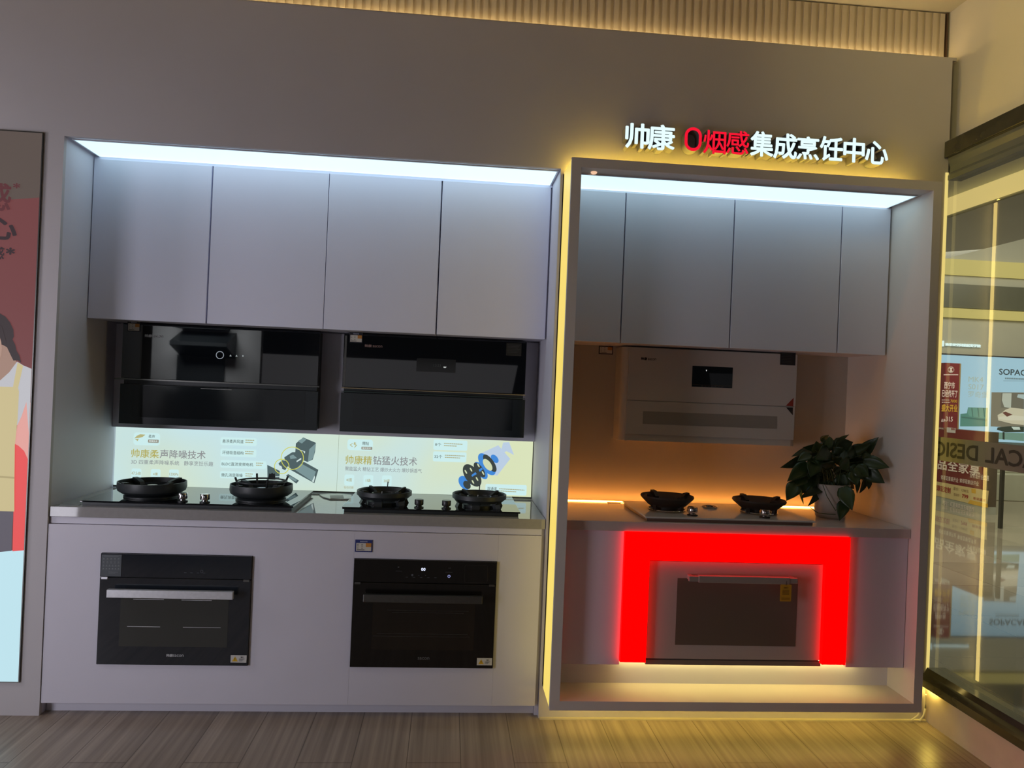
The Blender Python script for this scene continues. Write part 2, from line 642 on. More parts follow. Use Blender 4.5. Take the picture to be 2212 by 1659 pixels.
def wall_cabinet(label, x0, x1, yf, yb, z0, z1, m, group, gl=0.002, gr=0.002):
    t = thing('wall_cabinet', label, 'cabinet', ((x0 + x1) / 2, (yf + yb) / 2, z0), group)
    c = MB()
    c.box(x0 + 0.001, x0 + 0.017, yf + 0.021, yb, z0 + 0.004, z1 - 0.002)
    c.box(x1 - 0.017, x1 - 0.001, yf + 0.021, yb, z0 + 0.004, z1 - 0.002)
    c.box(x0 + 0.017, x1 - 0.017, yf + 0.021, yb, z0 + 0.004, z0 + 0.02)
    c.box(x0 + 0.017, x1 - 0.017, yf + 0.021, yb, z1 - 0.018, z1 - 0.002)
    c.box(x0 + 0.017, x1 - 0.017, yb - 0.008, yb, z0 + 0.02, z1 - 0.018)
    c.build('carcass', M_BASE, t)
    B(x0 + gl, x1 - gr, yf, yf + 0.02, z0, z1).build('door', m, t, bevel=0.001, seg=1)
    return t


gL = 'handleless cabinets hanging in the left niche'
for lab, a, b, l, r in (
        ('handleless lavender wall cabinet at the left end of the left niche', NL, -1.086, 0.004, 0.0035),
        ('lavender wall cabinet directly above the right half of the left black hood', -1.086, -0.576, 0.0035, 0.0015),
        ('lavender wall cabinet above the left half of the right black hood', -0.576, -0.071, 0.0015, 0.0035),
        ('lavender wall cabinet at the right end of the left niche beside the yellow lit edge', -0.071, NR, 0.0035, 0.008)):
    wall_cabinet(lab, a, b, 0.252, 0.548, 1.63, 2.330, M_DOOR, gL, l, r)
fl = B(NL + 0.001, NR - 0.001, 0.26, 0.55, 2.331, NT - 0.004)
struct('trim_7', fl, M_DOOR)

# backing board behind the hoods
struct('wall_hood_backing', B(NL + 0.001, NR - 0.001, 0.55, YB + 0.018, 1.137, 1.63), M_BASE)

# ------------------------------------------------------------------ backlit splashback
def micro(mb, a, b, y, n=1, hpx=1.7, gap=4.6):
    """Fine print too small to read: thin broken bars."""
    rnd = random.Random(int(a[0] * 7 + a[1]))
    for k in range(n):
        ax_, bx_ = a[0], b[0] - (rnd.random() * 0.35 * (b[0] - a[0]) if k == n - 1 and n > 1 else 0)
        x = ax_
        while x < bx_ - 1.5:
            x2 = min(bx_, x + 2.6 + rnd.random() * 2.0)
            yy = a[1] + (b[1] - a[1]) * (x - a[0]) / max(1, b[0] - a[0]) + k * gap
            mb.poly(px_poly([(x, yy), (x2, yy), (x2, yy + hpx), (x, yy + hpx)], y))
            x = x2 + 0.5


Y0 = YB                  # face of the panel
YP = YB - 0.0012         # print layers
YP2 = YB - 0.0020
YP3 = YB - 0.0028

sp = thing('splashback_light_panel', 'wide glowing splashback panel printed with product claims behind the left hobs', 'light panel', ((NL + NR) / 2, YB, 0.856))
BX0, BX1, BZ0, BZ1 = -1.588, 0.4305, 0.856, 1.136
B(BX0, BX1, Y0, Y0 + 0.018, BZ0, BZ1).build(
    'lit_panel', glow('backlit_splashback', (0.54, 0.75, 0.79, 1), 1.0, base=(0.08, 0.08, 0.08, 1), rough=0.25, col2=(0.68, 0.75, 0.48, 1), scale=1.6), sp)
f = MB()
f.box(BX0, BX1, YB - 0.004, YB + 0.001, BZ0 - 0.008, BZ0)
f.box(BX1, BX1 + 0.004, YB - 0.004, YB + 0.001, BZ0 - 0.008, BZ1)
f.build('edge_trim', M_DARKSTEEL, sp)
B(-0.532, -0.5305, YP, Y0 - 0.0002, BZ0, BZ1).build('panel_joint', prnt(150, 165, 150), sp)

for nm_, m_, s_, a_, b_, h_, bo_ in (
        ('headline_lettering', prnt(178, 172, 96), '帅康柔', (284, 979), (343, 980.3), 18, 0.012),
        ('headline_lettering', prnt(141, 144, 146), '声降噪技术', (345.5, 980.5), (444, 983), 18, 0.012),
        ('headline_lettering', prnt(178, 172, 96), '帅康精', (747, 993), (803, 994.3), 18.5, 0.012),
        ('headline_lettering', prnt(141, 144, 146), '钻猛火技术', (806, 994.5), (901, 997), 18.5, 0.012),
        ('subline_lettering', prnt(141, 148, 150), '3D 四重柔声降噪系统', (283, 997.6), (387, 1000), 9.6, 0.008),
        ('subline_lettering', prnt(141, 148, 150), '静享烹饪乐趣', (397.5, 1000.6), (460.5, 1002.4), 10, 0.008),
        ('subline_lettering', prnt(141, 148, 150), '聚能猛火 精钻工艺 爆炒大火力 爆炒锅香气', (745.5, 1012.5), (911, 1017), 9.2, 0.006)):
    t1 = MB()
    px_text(t1, s_, a_, b_, h_, YP, bo_)
    t1.build(nm_, m_, sp)

M_PLATE = prnt(203, 236, 236)
M_TAGINK = prnt(112, 128, 126)
M_FINE = prnt(172, 168, 128)


def plate(box, texts=(), fine=(), r=0.0075):
    """One printed label plate with its own lettering."""
    a, b, c, d = box
    p, q = at(a, d, 'y', YP), at(c, b, 'y', YP)
    mb = MB()
    mb.poly(rrect(p.x, q.x, min(p.z, q.z), max(p.z, q.z), YP, r))
    o = mb.build('label_plate', M_PLATE, sp)
    for s_, a_, b_, h_, ink_, bold_ in texts:
        t_ = MB()
        px_text(t_, s_, a_, b_, h_, YP2, bold_)
        t_.build('plate_lettering', ink_, o)
    for a_, b_, n_ in fine:
        t_ = MB()
        micro(t_, a_, b_, YP2, n_)
        t_.build('fine_print', M_FINE, o)
    return o


T_, F_ = M_TAGINK, M_FINE
plate((476, 947, 555, 961), [('悬浮柔声风道', (480.5, 952.5), (526, 954.5), 7.6, T_, 0.014)], [((530, 950), (549, 950.6), 2)])
plate((476, 971.5, 554, 985.5), [('环绕吸音结构', (480.5, 977), (526, 979), 7.6, T_, 0.014)], [((529.5, 974.5), (548, 975.2), 2)])
plate((476, 996.5, 575, 1010), [('BLDC直流变频电机', (479, 1002), (547, 1003.6), 7.4, T_, 0.014)], [((553, 999.5), (569, 1000), 2)])
plate((475, 1020, 552, 1032.5), [('微孔消音降噪', (478, 1025.6), (524, 1027), 7.6, T_, 0.014)], [((530, 1022.6), (546, 1023.4), 2)])
plate((936, 952, 1010, 971.5), [('8个', (940, 959.8), (953, 960.3), 7, T_, 0.014)], [((959, 957), (999, 959), 2)])
plate((935, 977.5, 1008, 996.5), [('32个', (938.5, 986), (955.5, 986.6), 7, T_, 0.014)], [((961, 982.5), (1004, 984.5), 2)])
plate((1048, 1048, 1138, 1068), [('双通道', (1052.5, 1055), (1073, 1056), 7, T_, 0.014)], [((1078, 1055), (1133, 1058), 2)])
bd1 = plate((288, 936, 346, 961), [('柔声', (321, 942.5), (334.5, 943), 7, T_, 0.014)], r=0.014)
bd2 = plate((750, 950, 806, 972), [('精钻', (783, 957.5), (797, 958.3), 7.5, T_, 0.014)], r=0.014)
for (cx, cy), s_, a_, b_, h_ in (((294.5, 1024), '47.5dB', (284, 1022), (304, 1022.6), 6), ((336, 1025), '4重', (330.5, 1023.5), (341, 1024), 6),
                                 ((375.5, 1026), '1200Pa', (366, 1024), (385, 1024.8), 6), ((754.5, 1037), '40面', (748, 1036.5), (760, 1037), 7),
                                 ((795.5, 1038), '1级', (790, 1037.5), (801, 1038), 7), ((835.5, 1039), '30度', (829, 1038.6), (842, 1039), 7)):
    plate((cx - 11, cy - 11.5, cx + 11, cy + 11.5), [(s_, a_, b_, h_, F_, 0.01)], r=0.0085)
tt = MB(); px_text(tt, '钻石切面', (743, 1052.5), (763.5, 1053.2), 5, YP2, 0.006)
tt.build('caption_lettering', F_, sp)
for o_, (a, b, c, d), s_, l_, r_ in ((bd1, (319.5, 950, 343, 956), '降噪技术', (322, 952.8), (340, 953.2)), (bd2, (780.5, 965.5, 804.5, 971), '猛火技术', (783, 968), (801, 968.4))):
    db = MB()
    p, q = at(a, d, 'y', YP2), at(c, b, 'y', YP2)
    db.poly(rrect(p.x, q.x, p.z, q.z, YP2, 0.0035))
    db.build('badge_bar', prnt(148, 146, 132), o_)
    dt = MB()
    px_text(dt, s_, l_, r_, 4, YP3, 0.01)
    dt.build('badge_lettering', prnt(222, 235, 232), o_)
lg = MB()
lg.poly(px_poly([(290, 947), (296, 941), (303, 938), (314, 939), (308, 944), (300, 946)], YP2))
lg.poly(px_poly([(291, 948.5), (300, 947.5), (297, 953), (294, 950)], YP2))
lg.build('badge_emblem', prnt(182, 178, 126), bd1)
lg = MB()
lg.poly(px_poly([(755, 961), (762, 957), (762, 958.2), (757.5, 961.2), (762, 964.4), (761, 965.5)], YP2))
lg.poly(px_poly([(765, 955), (770, 957), (766.5, 959), (771.5, 961.5), (765, 968.5), (766.5, 964), (769, 962), (764, 960)], YP2))
lg.build('badge_emblem', prnt(182, 178, 126), bd2)

# printed exploded views: grey motor (left half) and blue burner (right half)
def Z3(px, py):   # coordinates read off the close-up of the motor
    return (560 + px / 10.37, 930 + py / 10.37)


def zp(mb, pts, y):
    mb.poly(px_poly([Z3(*p) for p in pts], y))


m1, m2, m3, m4 = MB(), MB(), MB(), MB()
zp(m1, [(820, 290), (985, 155), (1270, 275), (1250, 480), (1200, 650), (1080, 705), (800, 590)], YP)
zp(m1, [(180, 770), (460, 905), (450, 1100), (185, 1100)], YP)
zp(m1, [(600, 1010), (650, 975), (890, 1120), (830, 1190)], YP)
zp(m1, [(560, 600), (740, 485), (1000, 480), (1020, 640), (860, 860), (700, 850), (590, 760)], YP2)
zp(m1, [(430, 740), (520, 660), (650, 700), (640, 800), (580, 890), (500, 850)], YP2)
zp(m1, [(1000, 700), (1325, 880), (1235, 1180), (680, 870)], YP)
zp(m2, [(1120, 420), (1268, 285), (1225, 560), (1190, 640), (1090, 700)], YP2)
zp(m2, [(860, 240), (985, 165), (1060, 200), (955, 290)], YP2)
zp(m2, [(940, 740), (1270, 920), (1190, 1140), (800, 880)], YP2)
zp(m2, [(640, 1050), (700, 1020), (850, 1110), (810, 1140)], YP2)
zp(m2, [(680, 570), (760, 540), (850, 620), (700, 640)], YP3)
h_ = MB(); zp(h_, [(835, 680), (940, 610), (940, 650), (840, 710)], YP3); h_.build('printed_motor_highlight', prnt(205, 225, 222), sp)
h_ = MB(); zp(h_, [(800, 390), (1030, 470), (1020, 520), (990, 470), (830, 410)], YP3); h_.build('printed_motor_highlight', prnt(205, 225, 222), sp)
h_ = MB(); zp(h_, [(1180, 1140), (1240, 1010), (1250, 1040), (1220, 1160)], YP3); h_.build('printed_motor_highlight', prnt(205, 225, 222), sp)
h_ = MB(); zp(h_, [(240, 1030), (460, 1025), (460, 1036), (240, 1050)], YP2); h_.build('printed_motor_highlight', prnt(205, 225, 222), sp)
m3.poly(ellipse_px(*Z3(455, 840), 5.5, 5.5, 0, YP3))
m1.build('printed_motor_body', prnt(78, 96, 98), sp)
m2.build('printed_motor_housing', prnt(122, 148, 150), sp)
m3.build('printed_motor_shaft', prnt(205, 225, 222), sp)


def ring_px(mb, cx, cy, r, wpx, y, rot=0, ry=None, n=32):
    ry = ry or r
    a = ellipse_px(cx, cy, r, ry, rot, y, n)
    b = ellipse_px(cx, cy, r - wpx, ry - wpx, rot, y, n)
    mb.add(a + b, [(i, (i + 1) % n, (i + 1) % n + n, i + n) for i in range(n)])


ring_px(m4, *Z3(740, 620), 25, 1.6, YP3)
ring_px(m4, *Z3(505, 805), 16.5, 1.6, YP3)
m4.build('printed_yellow_ring', prnt(206, 208, 88), sp)


def Z4(px, py):
    return (900 + px / 8.508, 930 + py / 8.508)


m1, m2, m3, m4 = MB(), MB(), MB(), MB()
m4.poly(px_poly([Z4(*p) for p in [(1180, 420), (1500, 270), (1720, 520), (1480, 830), (1300, 800)]], YP - 0.0003))
m4.poly(px_poly([Z4(*p) for p in [(1590, 220), (1700, 215), (1790, 450), (1650, 380), (1530, 445)]], YP - 0.0003))
m4.build('printed_flame_glow', prnt(186, 205, 226), sp)


def oval(mb, c, rx, ry, rot, y):
    mb.poly(ellipse_px(*Z4(*c), rx / 8.508, ry / 8.508, rot, y))


oval(m1, (880, 960), 140, 95, 55, YP)
oval(m1, (1180, 735), 185, 85, 55, YP)
oval(m1, (1290, 620), 235, 110, 55, YP2)
oval(m1, (1435, 520), 90, 55, 50, YP2)
m1.poly(px_poly([Z4(*p) for p in [(1005, 820), (1080, 765), (1105, 800), (1020, 850)]], YP3 - 0.0006))
m1.poly(px_poly([Z4(*p) for p in [(1140, 720), (1200, 680), (1215, 715), (1160, 760)]], YP3 - 0.0006))
m1.build('printed_burner_blue', prnt(66, 136, 214), sp)
oval(m2, (1020, 825), 235, 130, 55, YP2)
oval(m2, (925, 1000), 85, 60, 55, YP2)
oval(m2, (1155, 725), 160, 68, 55, YP3)
oval(m2, (1345, 600), 190, 75, 55, YP3)
m2.build('printed_burner_iron', prnt(58, 66, 64), sp)
oval(m3, (1305, 630), 125, 62, 55, YP3 - 0.0006)
for c in ((1135, 640), (1220, 780), (1000, 720), (1110, 890), (905, 760), (1035, 945)):
    oval(m3, c, 40, 13, 60, YP3 - 0.0006)
m3.build('printed_burner_opening', prnt(206, 216, 178), sp)

# ------------------------------------------------------------------ left worktop, base units
wt = MB()
wt.box(NL + 0.002, NR - 0.002, 0.009, YB - 0.002, 0.803, 0.8446)
tag(wt.build('worktop', M_COUNTER_L, bevel=0.0015), 'grey polished worktop running across the left niche under both black hobs', 'worktop')


def base_unit(label, x0, x1, ox0=None, ox1=None, oz0=None, oz1=None, group=None):
    t = thing('base_cabinet', label, 'cabinet', ((x0 + x1) / 2, 0.28, 0.0), group)
    p = MB()
    ya, yb_ = 0.004, 0.022
    g = 0.0002
    if ox0 is None:
        p.box(x0 + g, x1 - g, ya, yb_, 0.05, 0.774)
    else:
        p.box(x0 + g, ox0, ya, yb_, 0.05, 0.774)
        p.box(ox1, x1 - g, ya, yb_, 0.05, 0.774)
        p.box(ox0, ox1, ya, yb_, 0.05, oz0)
        p.box(ox0, ox1, ya, yb_, oz1, 0.774)
    p.build('front_panel', M_BASE, t)
    c = MB()
    c.box(x0 + 0.001, x0 + 0.017, 0.023, 0.55, 0.05, 0.80)
    c.box(x1 - 0.017, x1 - 0.001, 0.023, 0.55, 0.05, 0.80)
    c.box(x0 + 0.017, x1 - 0.017, 0.023, 0.55, 0.05, 0.066)
    c.build('carcass', M_BASE, t)
    B(x0 + 0.0001, x1 - 0.0001, 0.014, 0.03, 0.776, 0.802).build('grip_rail', M_BASE, t)
    B(x0, x1, 0.05, 0.066, 0.0, 0.05).build('toe_kick', M_BASE, t)
    return t


OL = (-1.3792, -0.7810)
OR = (-0.3651, 0.2316)
OZ = (0.2118, 0.6620)
base_unit('wide grey-white base cabinet housing the left oven with the steel handle', NL + 0.003, -0.368, OL[0] - 0.0012, OL[1] + 0.0012, OZ[0] - 0.0012, OZ[1] + 0.0012)
base_unit('base cabinet housing the right oven under the small blue price card', -0.368, OR[1] + 0.003, OR[0] - 0.0012, OR[1] + 0.0012, OZ[0] - 0.0012, OZ[1] + 0.0012)
base_unit('narrow blank base cabinet to the right of the right black oven', OR[1] + 0.003, 0.419)
B(0.4195, NR - 0.0005, 0.03, 0.045, 0.0, 0.802).build('trim_8', M_BASE)['kind'] = 'structure'


# ------------------------------------------------------------------ ovens
def warning(t, x0, z0, w=0.064, h=0.030, y=-0.0215):
    o = B(x0, x0 + w, y, y + 0.0012, z0, z0 + h).build('warning_sticker', M_LABELW, t)
    a = MB()
    a.poly([(x0 + 0.006, y - 0.0006, z0 + 0.005), (x0 + 0.029, y - 0.0006, z0 + 0.005), (x0 + 0.0175, y - 0.0006, z0 + 0.025)])
    a.build('warning_triangle', ink(222, 178, 40), o)
    b = MB()
    b.box(x0 + 0.0168, x0 + 0.0182, y - 0.0014, y - 0.0010, z0 + 0.0115, z0 + 0.019)
    b.box(x0 + 0.0168, x0 + 0.0182, y - 0.0014, y - 0.0010, z0 + 0.0075, z0 + 0.0092)
    b.text('警示', (x0 + 0.046, y - 0.001, z0 + 0.0225), 0.011, 0.0045, bold=0.02)
    for k in range(3):
        b.box(x0 + 0.034, x0 + 0.056 - 0.004 * k, y - 0.0012, y - 0.0008, z0 + 0.015 - k * 0.0042, z0 + 0.0162 - k * 0.0042)
    b.build('warning_print', M_BLACKTXT, o)


def oven(label, x0, x1, z0, z1, handle_mat, logo_cn, clock, leftoven):
    M_OVENGLASS = mat('oven_glass_veil_tint', (0.016, 0.021, 0.029, 1), 0.04, var=0.0, spec=0.9) if leftoven else mat('oven_brown_black_glass', (0.010, 0.009, 0.008, 1), 0.05, var=0.0)  # left oven: lens veil put into the glass colour
    t = thing('built_in_oven', label, 'oven', ((x0 + x1) / 2, 0.1, z0))
    zd = z1 - 0.098                       # split between control panel and door
    B(x0 + 0.004, x1 - 0.004, 0.002, 0.010, z0 + 0.004, z1 - 0.004).build('body', M_DARKSTEEL, t)
    cp = B(x0, x1, -0.02, 0.0015, zd + 0.003, z1).build('control_panel', M_OVENGLASS, t, bevel=0.001, seg=1)
    dr = B(x0, x1, -0.02, 0.0015, z0, zd).build('door', M_OVENGLASS, t, bevel=0.001, seg=1)
    wz0, wz1 = z0 + 0.075, zd - 0.055
    wx0, wx1 = x0 + 0.085, x1 - 0.085
    wd = B(wx0, wx1, -0.0206, -0.0198, wz0, wz1).build('window', mat('oven_window_veil_tint' if leftoven else 'oven_window_glass_dark', (0.050, 0.052, 0.048, 1) if leftoven else (0.018, 0.014, 0.010, 1), 0.06, var=0.0), dr)  # left window greyed, veil and reflection put into its colour
    wires = ((0.05, 0.17, 0.86), (0.24, 0.36, 0.86), (0.03, 0.16, 0.36), (0.25, 0.40, 0.36), (0.07, 0.165, 0.95)) if leftoven else \
        ((0.02, 0.40, 0.30), (0.005, 0.41, 0.25), (0.06, 0.40, 0.74), (0.08, 0.38, 0.70))
    for a, b, z in wires:
        zz = wz0 + (wz1 - wz0) * z
        B(wx0 + a, wx0 + b, -0.0212, -0.0208, zz, zz + (0.0016 if leftoven else 0.0012)).build('rack_bar', M_STEEL if leftoven else M_DARKSTEEL, dr)
    h = MB()
    h.box(x0 + 0.048, x1 - 0.058, -0.068, -0.048, zd - 0.068, zd - 0.036)
    for xx in (x0 + 0.075, x1 - 0.10):
        h.box(xx, xx + 0.018, -0.048, -0.0205, zd - 0.062, zd - 0.046)
    h.build('handle', handle_mat, dr, bevel=0.002)
    for xa in (x0 + 0.006, x1 - 0.030):
        hc = B(xa, xa + 0.024, -0.0225, -0.0195, zd - 0.006, zd + 0.003).build('hinge_cover', M_STEEL if leftoven and xa < x0 + 0.1 else M_DARKSTEEL, dr)
    lz = z0 + 0.040
    lt = MB()
    cx = (x0 + x1) / 2 + (0.006 if leftoven else 0.006)
    if logo_cn:
        lt.text('帅康', (cx - 0.018, -0.0207, lz), 0.025, 0.011, bold=0.05)
        lt.text('sacon', (cx + 0.016, -0.0207, lz - 0.0005), 0.042, 0.009, bold=0.012)
    else:
        lt.text('sacon', (cx, -0.0207, lz), 0.048, 0.0105, bold=0.012)
    lt.build('logo', M_LOGO if leftoven else M_LOGO_DIM, dr)
    ui = MB()
    for xx in ((0.33, 0.355, 0.38, 0.405) if leftoven else (0.215, 0.245, 0.275, 0.305, 0.335)):
        ui.box(x0 + xx, x0 + xx + 0.010, -0.0209, -0.0204, zd + 0.026, zd + 0.0275)
    if leftoven:
        n = 20
        r1 = [(x0 + 0.400 + 0.006 * math.cos(2 * math.pi * i / n), -0.0207, zd + 0.033 + 0.006 * math.sin(2 * math.pi * i / n)) for i in range(n)]
        r2 = [(x0 + 0.400 + 0.0048 * math.cos(2 * math.pi * i / n), -0.0207, zd + 0.033 + 0.0048 * math.sin(2 * math.pi * i / n)) for i in range(n)]
        ui.add(r1 + r2, [(i, (i + 1) % n, (i + 1) % n + n, i + n) for i in range(n)])
    else:
        ui.box(x0 + 0.173, x0 + 0.20, -0.0209, -0.0204, zd + 0.0515, zd + 0.0525)
        ui.box(x0 + 0.38, x0 + 0.41, -0.0209, -0.0204, zd + 0.0505, zd + 0.0515)
        ui.box(x0 + 0.181, x0 + 0.187, -0.0209, -0.0204, zd + 0.066, zd + 0.070)
        ui.poly([(x0 + 0.268, -0.0207, zd + 0.034), (x0 + 0.2705, -0.0207, zd + 0.037), (x0 + 0.273, -0.0207, zd + 0.034)])
        ui.poly([(x0 + 0.296, -0.0207, zd + 0.037), (x0 + 0.2985, -0.0207, zd + 0.034), (x0 + 0.301, -0.0207, zd + 0.037)])
        ui.poly([(x0 + 0.394, -0.0207, zd + 0.066), (x0 + 0.398, -0.0207, zd + 0.0685), (x0 + 0.394, -0.0207, zd + 0.071)])
        ui.box(x0 + 0.400, x0 + 0.4012, -0.0209, -0.0204, zd + 0.066, zd + 0.071)
        n = 16
        for rr, (qx, qz) in ((0.0045, (0.243, 0.036)),):
            r1 = [(x0 + qx + rr * math.cos(2 * math.pi * i / n), -0.0207, zd + qz + rr * math.sin(2 * math.pi * i / n)) for i in range(n)]
            ui.poly(r1)
    ui.build('control_icons', mat('dim_panel_icons', (0.10, 0.11, 0.13, 1), 0.4, var=0), cp)
    if clock:
        ck = MB()
        ck.text(clock, (x0 + 0.288, -0.0208, zd + 0.061), 0.017, 0.0115, bold=0.03)
        ck.build('clock_digits', glow('bluish_led_digits', (0.75, 0.8, 1.0, 1), 1.1), cp)
        pb = MB()
        n = 18
        r1 = [(x0 + 0.3965 + 0.006 * math.cos(2 * math.pi * i / n), -0.0208, zd + 0.034 + 0.006 * math.sin(2 * math.pi * i / n)) for i in range(n)]
        r2 = [(x0 + 0.3965 + 0.0042 * math.cos(2 * math.pi * i / n), -0.0208, zd + 0.034 + 0.0042 * math.sin(2 * math.pi * i / n)) for i in range(n)]
        pb.add(r1 + r2, [(i, (i + 1) % n, (i + 1) % n + n, i + n) for i in range(n)])
        pb.box(x0 + 0.3958, x0 + 0.3972, -0.0209, -0.0205, zd + 0.034, zd + 0.040)
        pb.build('power_icon', glow('violet_led_icon', (0.35, 0.38, 0.75, 1), 1.0), cp)
    if leftoven:
        s = B(x0 + 0.004, x0 + 0.082, -0.0212, -0.0200, z1 - 0.092, z1 - 0.004).build('programme_sticker', mat('dark_sticker', (0.05, 0.06, 0.07, 1), 0.4, var=0), cp)
        sp_ = MB()
        sp_.box(x0 + 0.014, x0 + 0.070, -0.0218, -0.0213, z1 - 0.0115, z1 - 0.0095)
        for r in range(4):
            for c in range(5 if r < 2 else 6):
                cw = 0.0145 if r < 2 else 0.0118
                xx = x0 + 0.010 + c * cw
                zz = z1 - 0.022 - r * 0.0135
                sp_.box(xx, xx + 0.006, -0.0218, -0.0213, zz, zz + 0.0035)
                sp_.box(xx - 0.001, xx + 0.007, -0.0218, -0.0213, zz - 0.0035, zz - 0.0022)
        sp_.box(x0 + 0.032, x0 + 0.070, -0.0218, -0.0213, z1 - 0.0755, z1 - 0.0742)
        sp_.box(x0 + 0.032, x0 + 0.060, -0.0218, -0.0213, z1 - 0.0800, z1 - 0.0788)
        sp_.build('sticker_print', mat('sticker_print_grey', (0.16, 0.18, 0.19, 1), 0.5, var=0), s)
    else:
        rr = MB()
        pts = rrect(x1 - 0.135, x1 - 0.038, zd + 0.010, z1 - 0.014, -0.0207, 0.008)
        pti = rrect(x1 - 0.134, x1 - 0.039, zd + 0.011, z1 - 0.015, -0.0207, 0.0075)
        n = len(pts)
        rr.add(pts + pti, [(i, (i + 1) % n, (i + 1) % n + n, i + n) for i in range(n)])
        rr.build('panel_outline', mat('faint_panel_line', (0.03, 0.028, 0.026, 1), 0.4, var=0), cp)
    warning(t, x1 - 0.068, z0 + 0.014)
    t.location.y += 0.013              # the fronts sit almost flush with the cabinet
    return t


oven('built-in black oven with bright steel handle, left of the two in the left niche', OL[0], OL[1], OZ[0], OZ[1], M_STEEL, True, None, True)
oven('built-in black oven with dark handle and lit clock digits under the blue price card', OR[0], OR[1], OZ[0], OZ[1], M_DARKSTEEL, False, '00', False)


# ------------------------------------------------------------------ black hoods
def logo(mb, x, y, z, w=0.083):
    mb.text('帅康', (x + w * 0.2, y, z), w * 0.38, 0.0125, bold=0.05)
    mb.text('sacon', (x + w * 0.72, y, z - 0.0008), w * 0.54, 0.0100, bold=0.012)


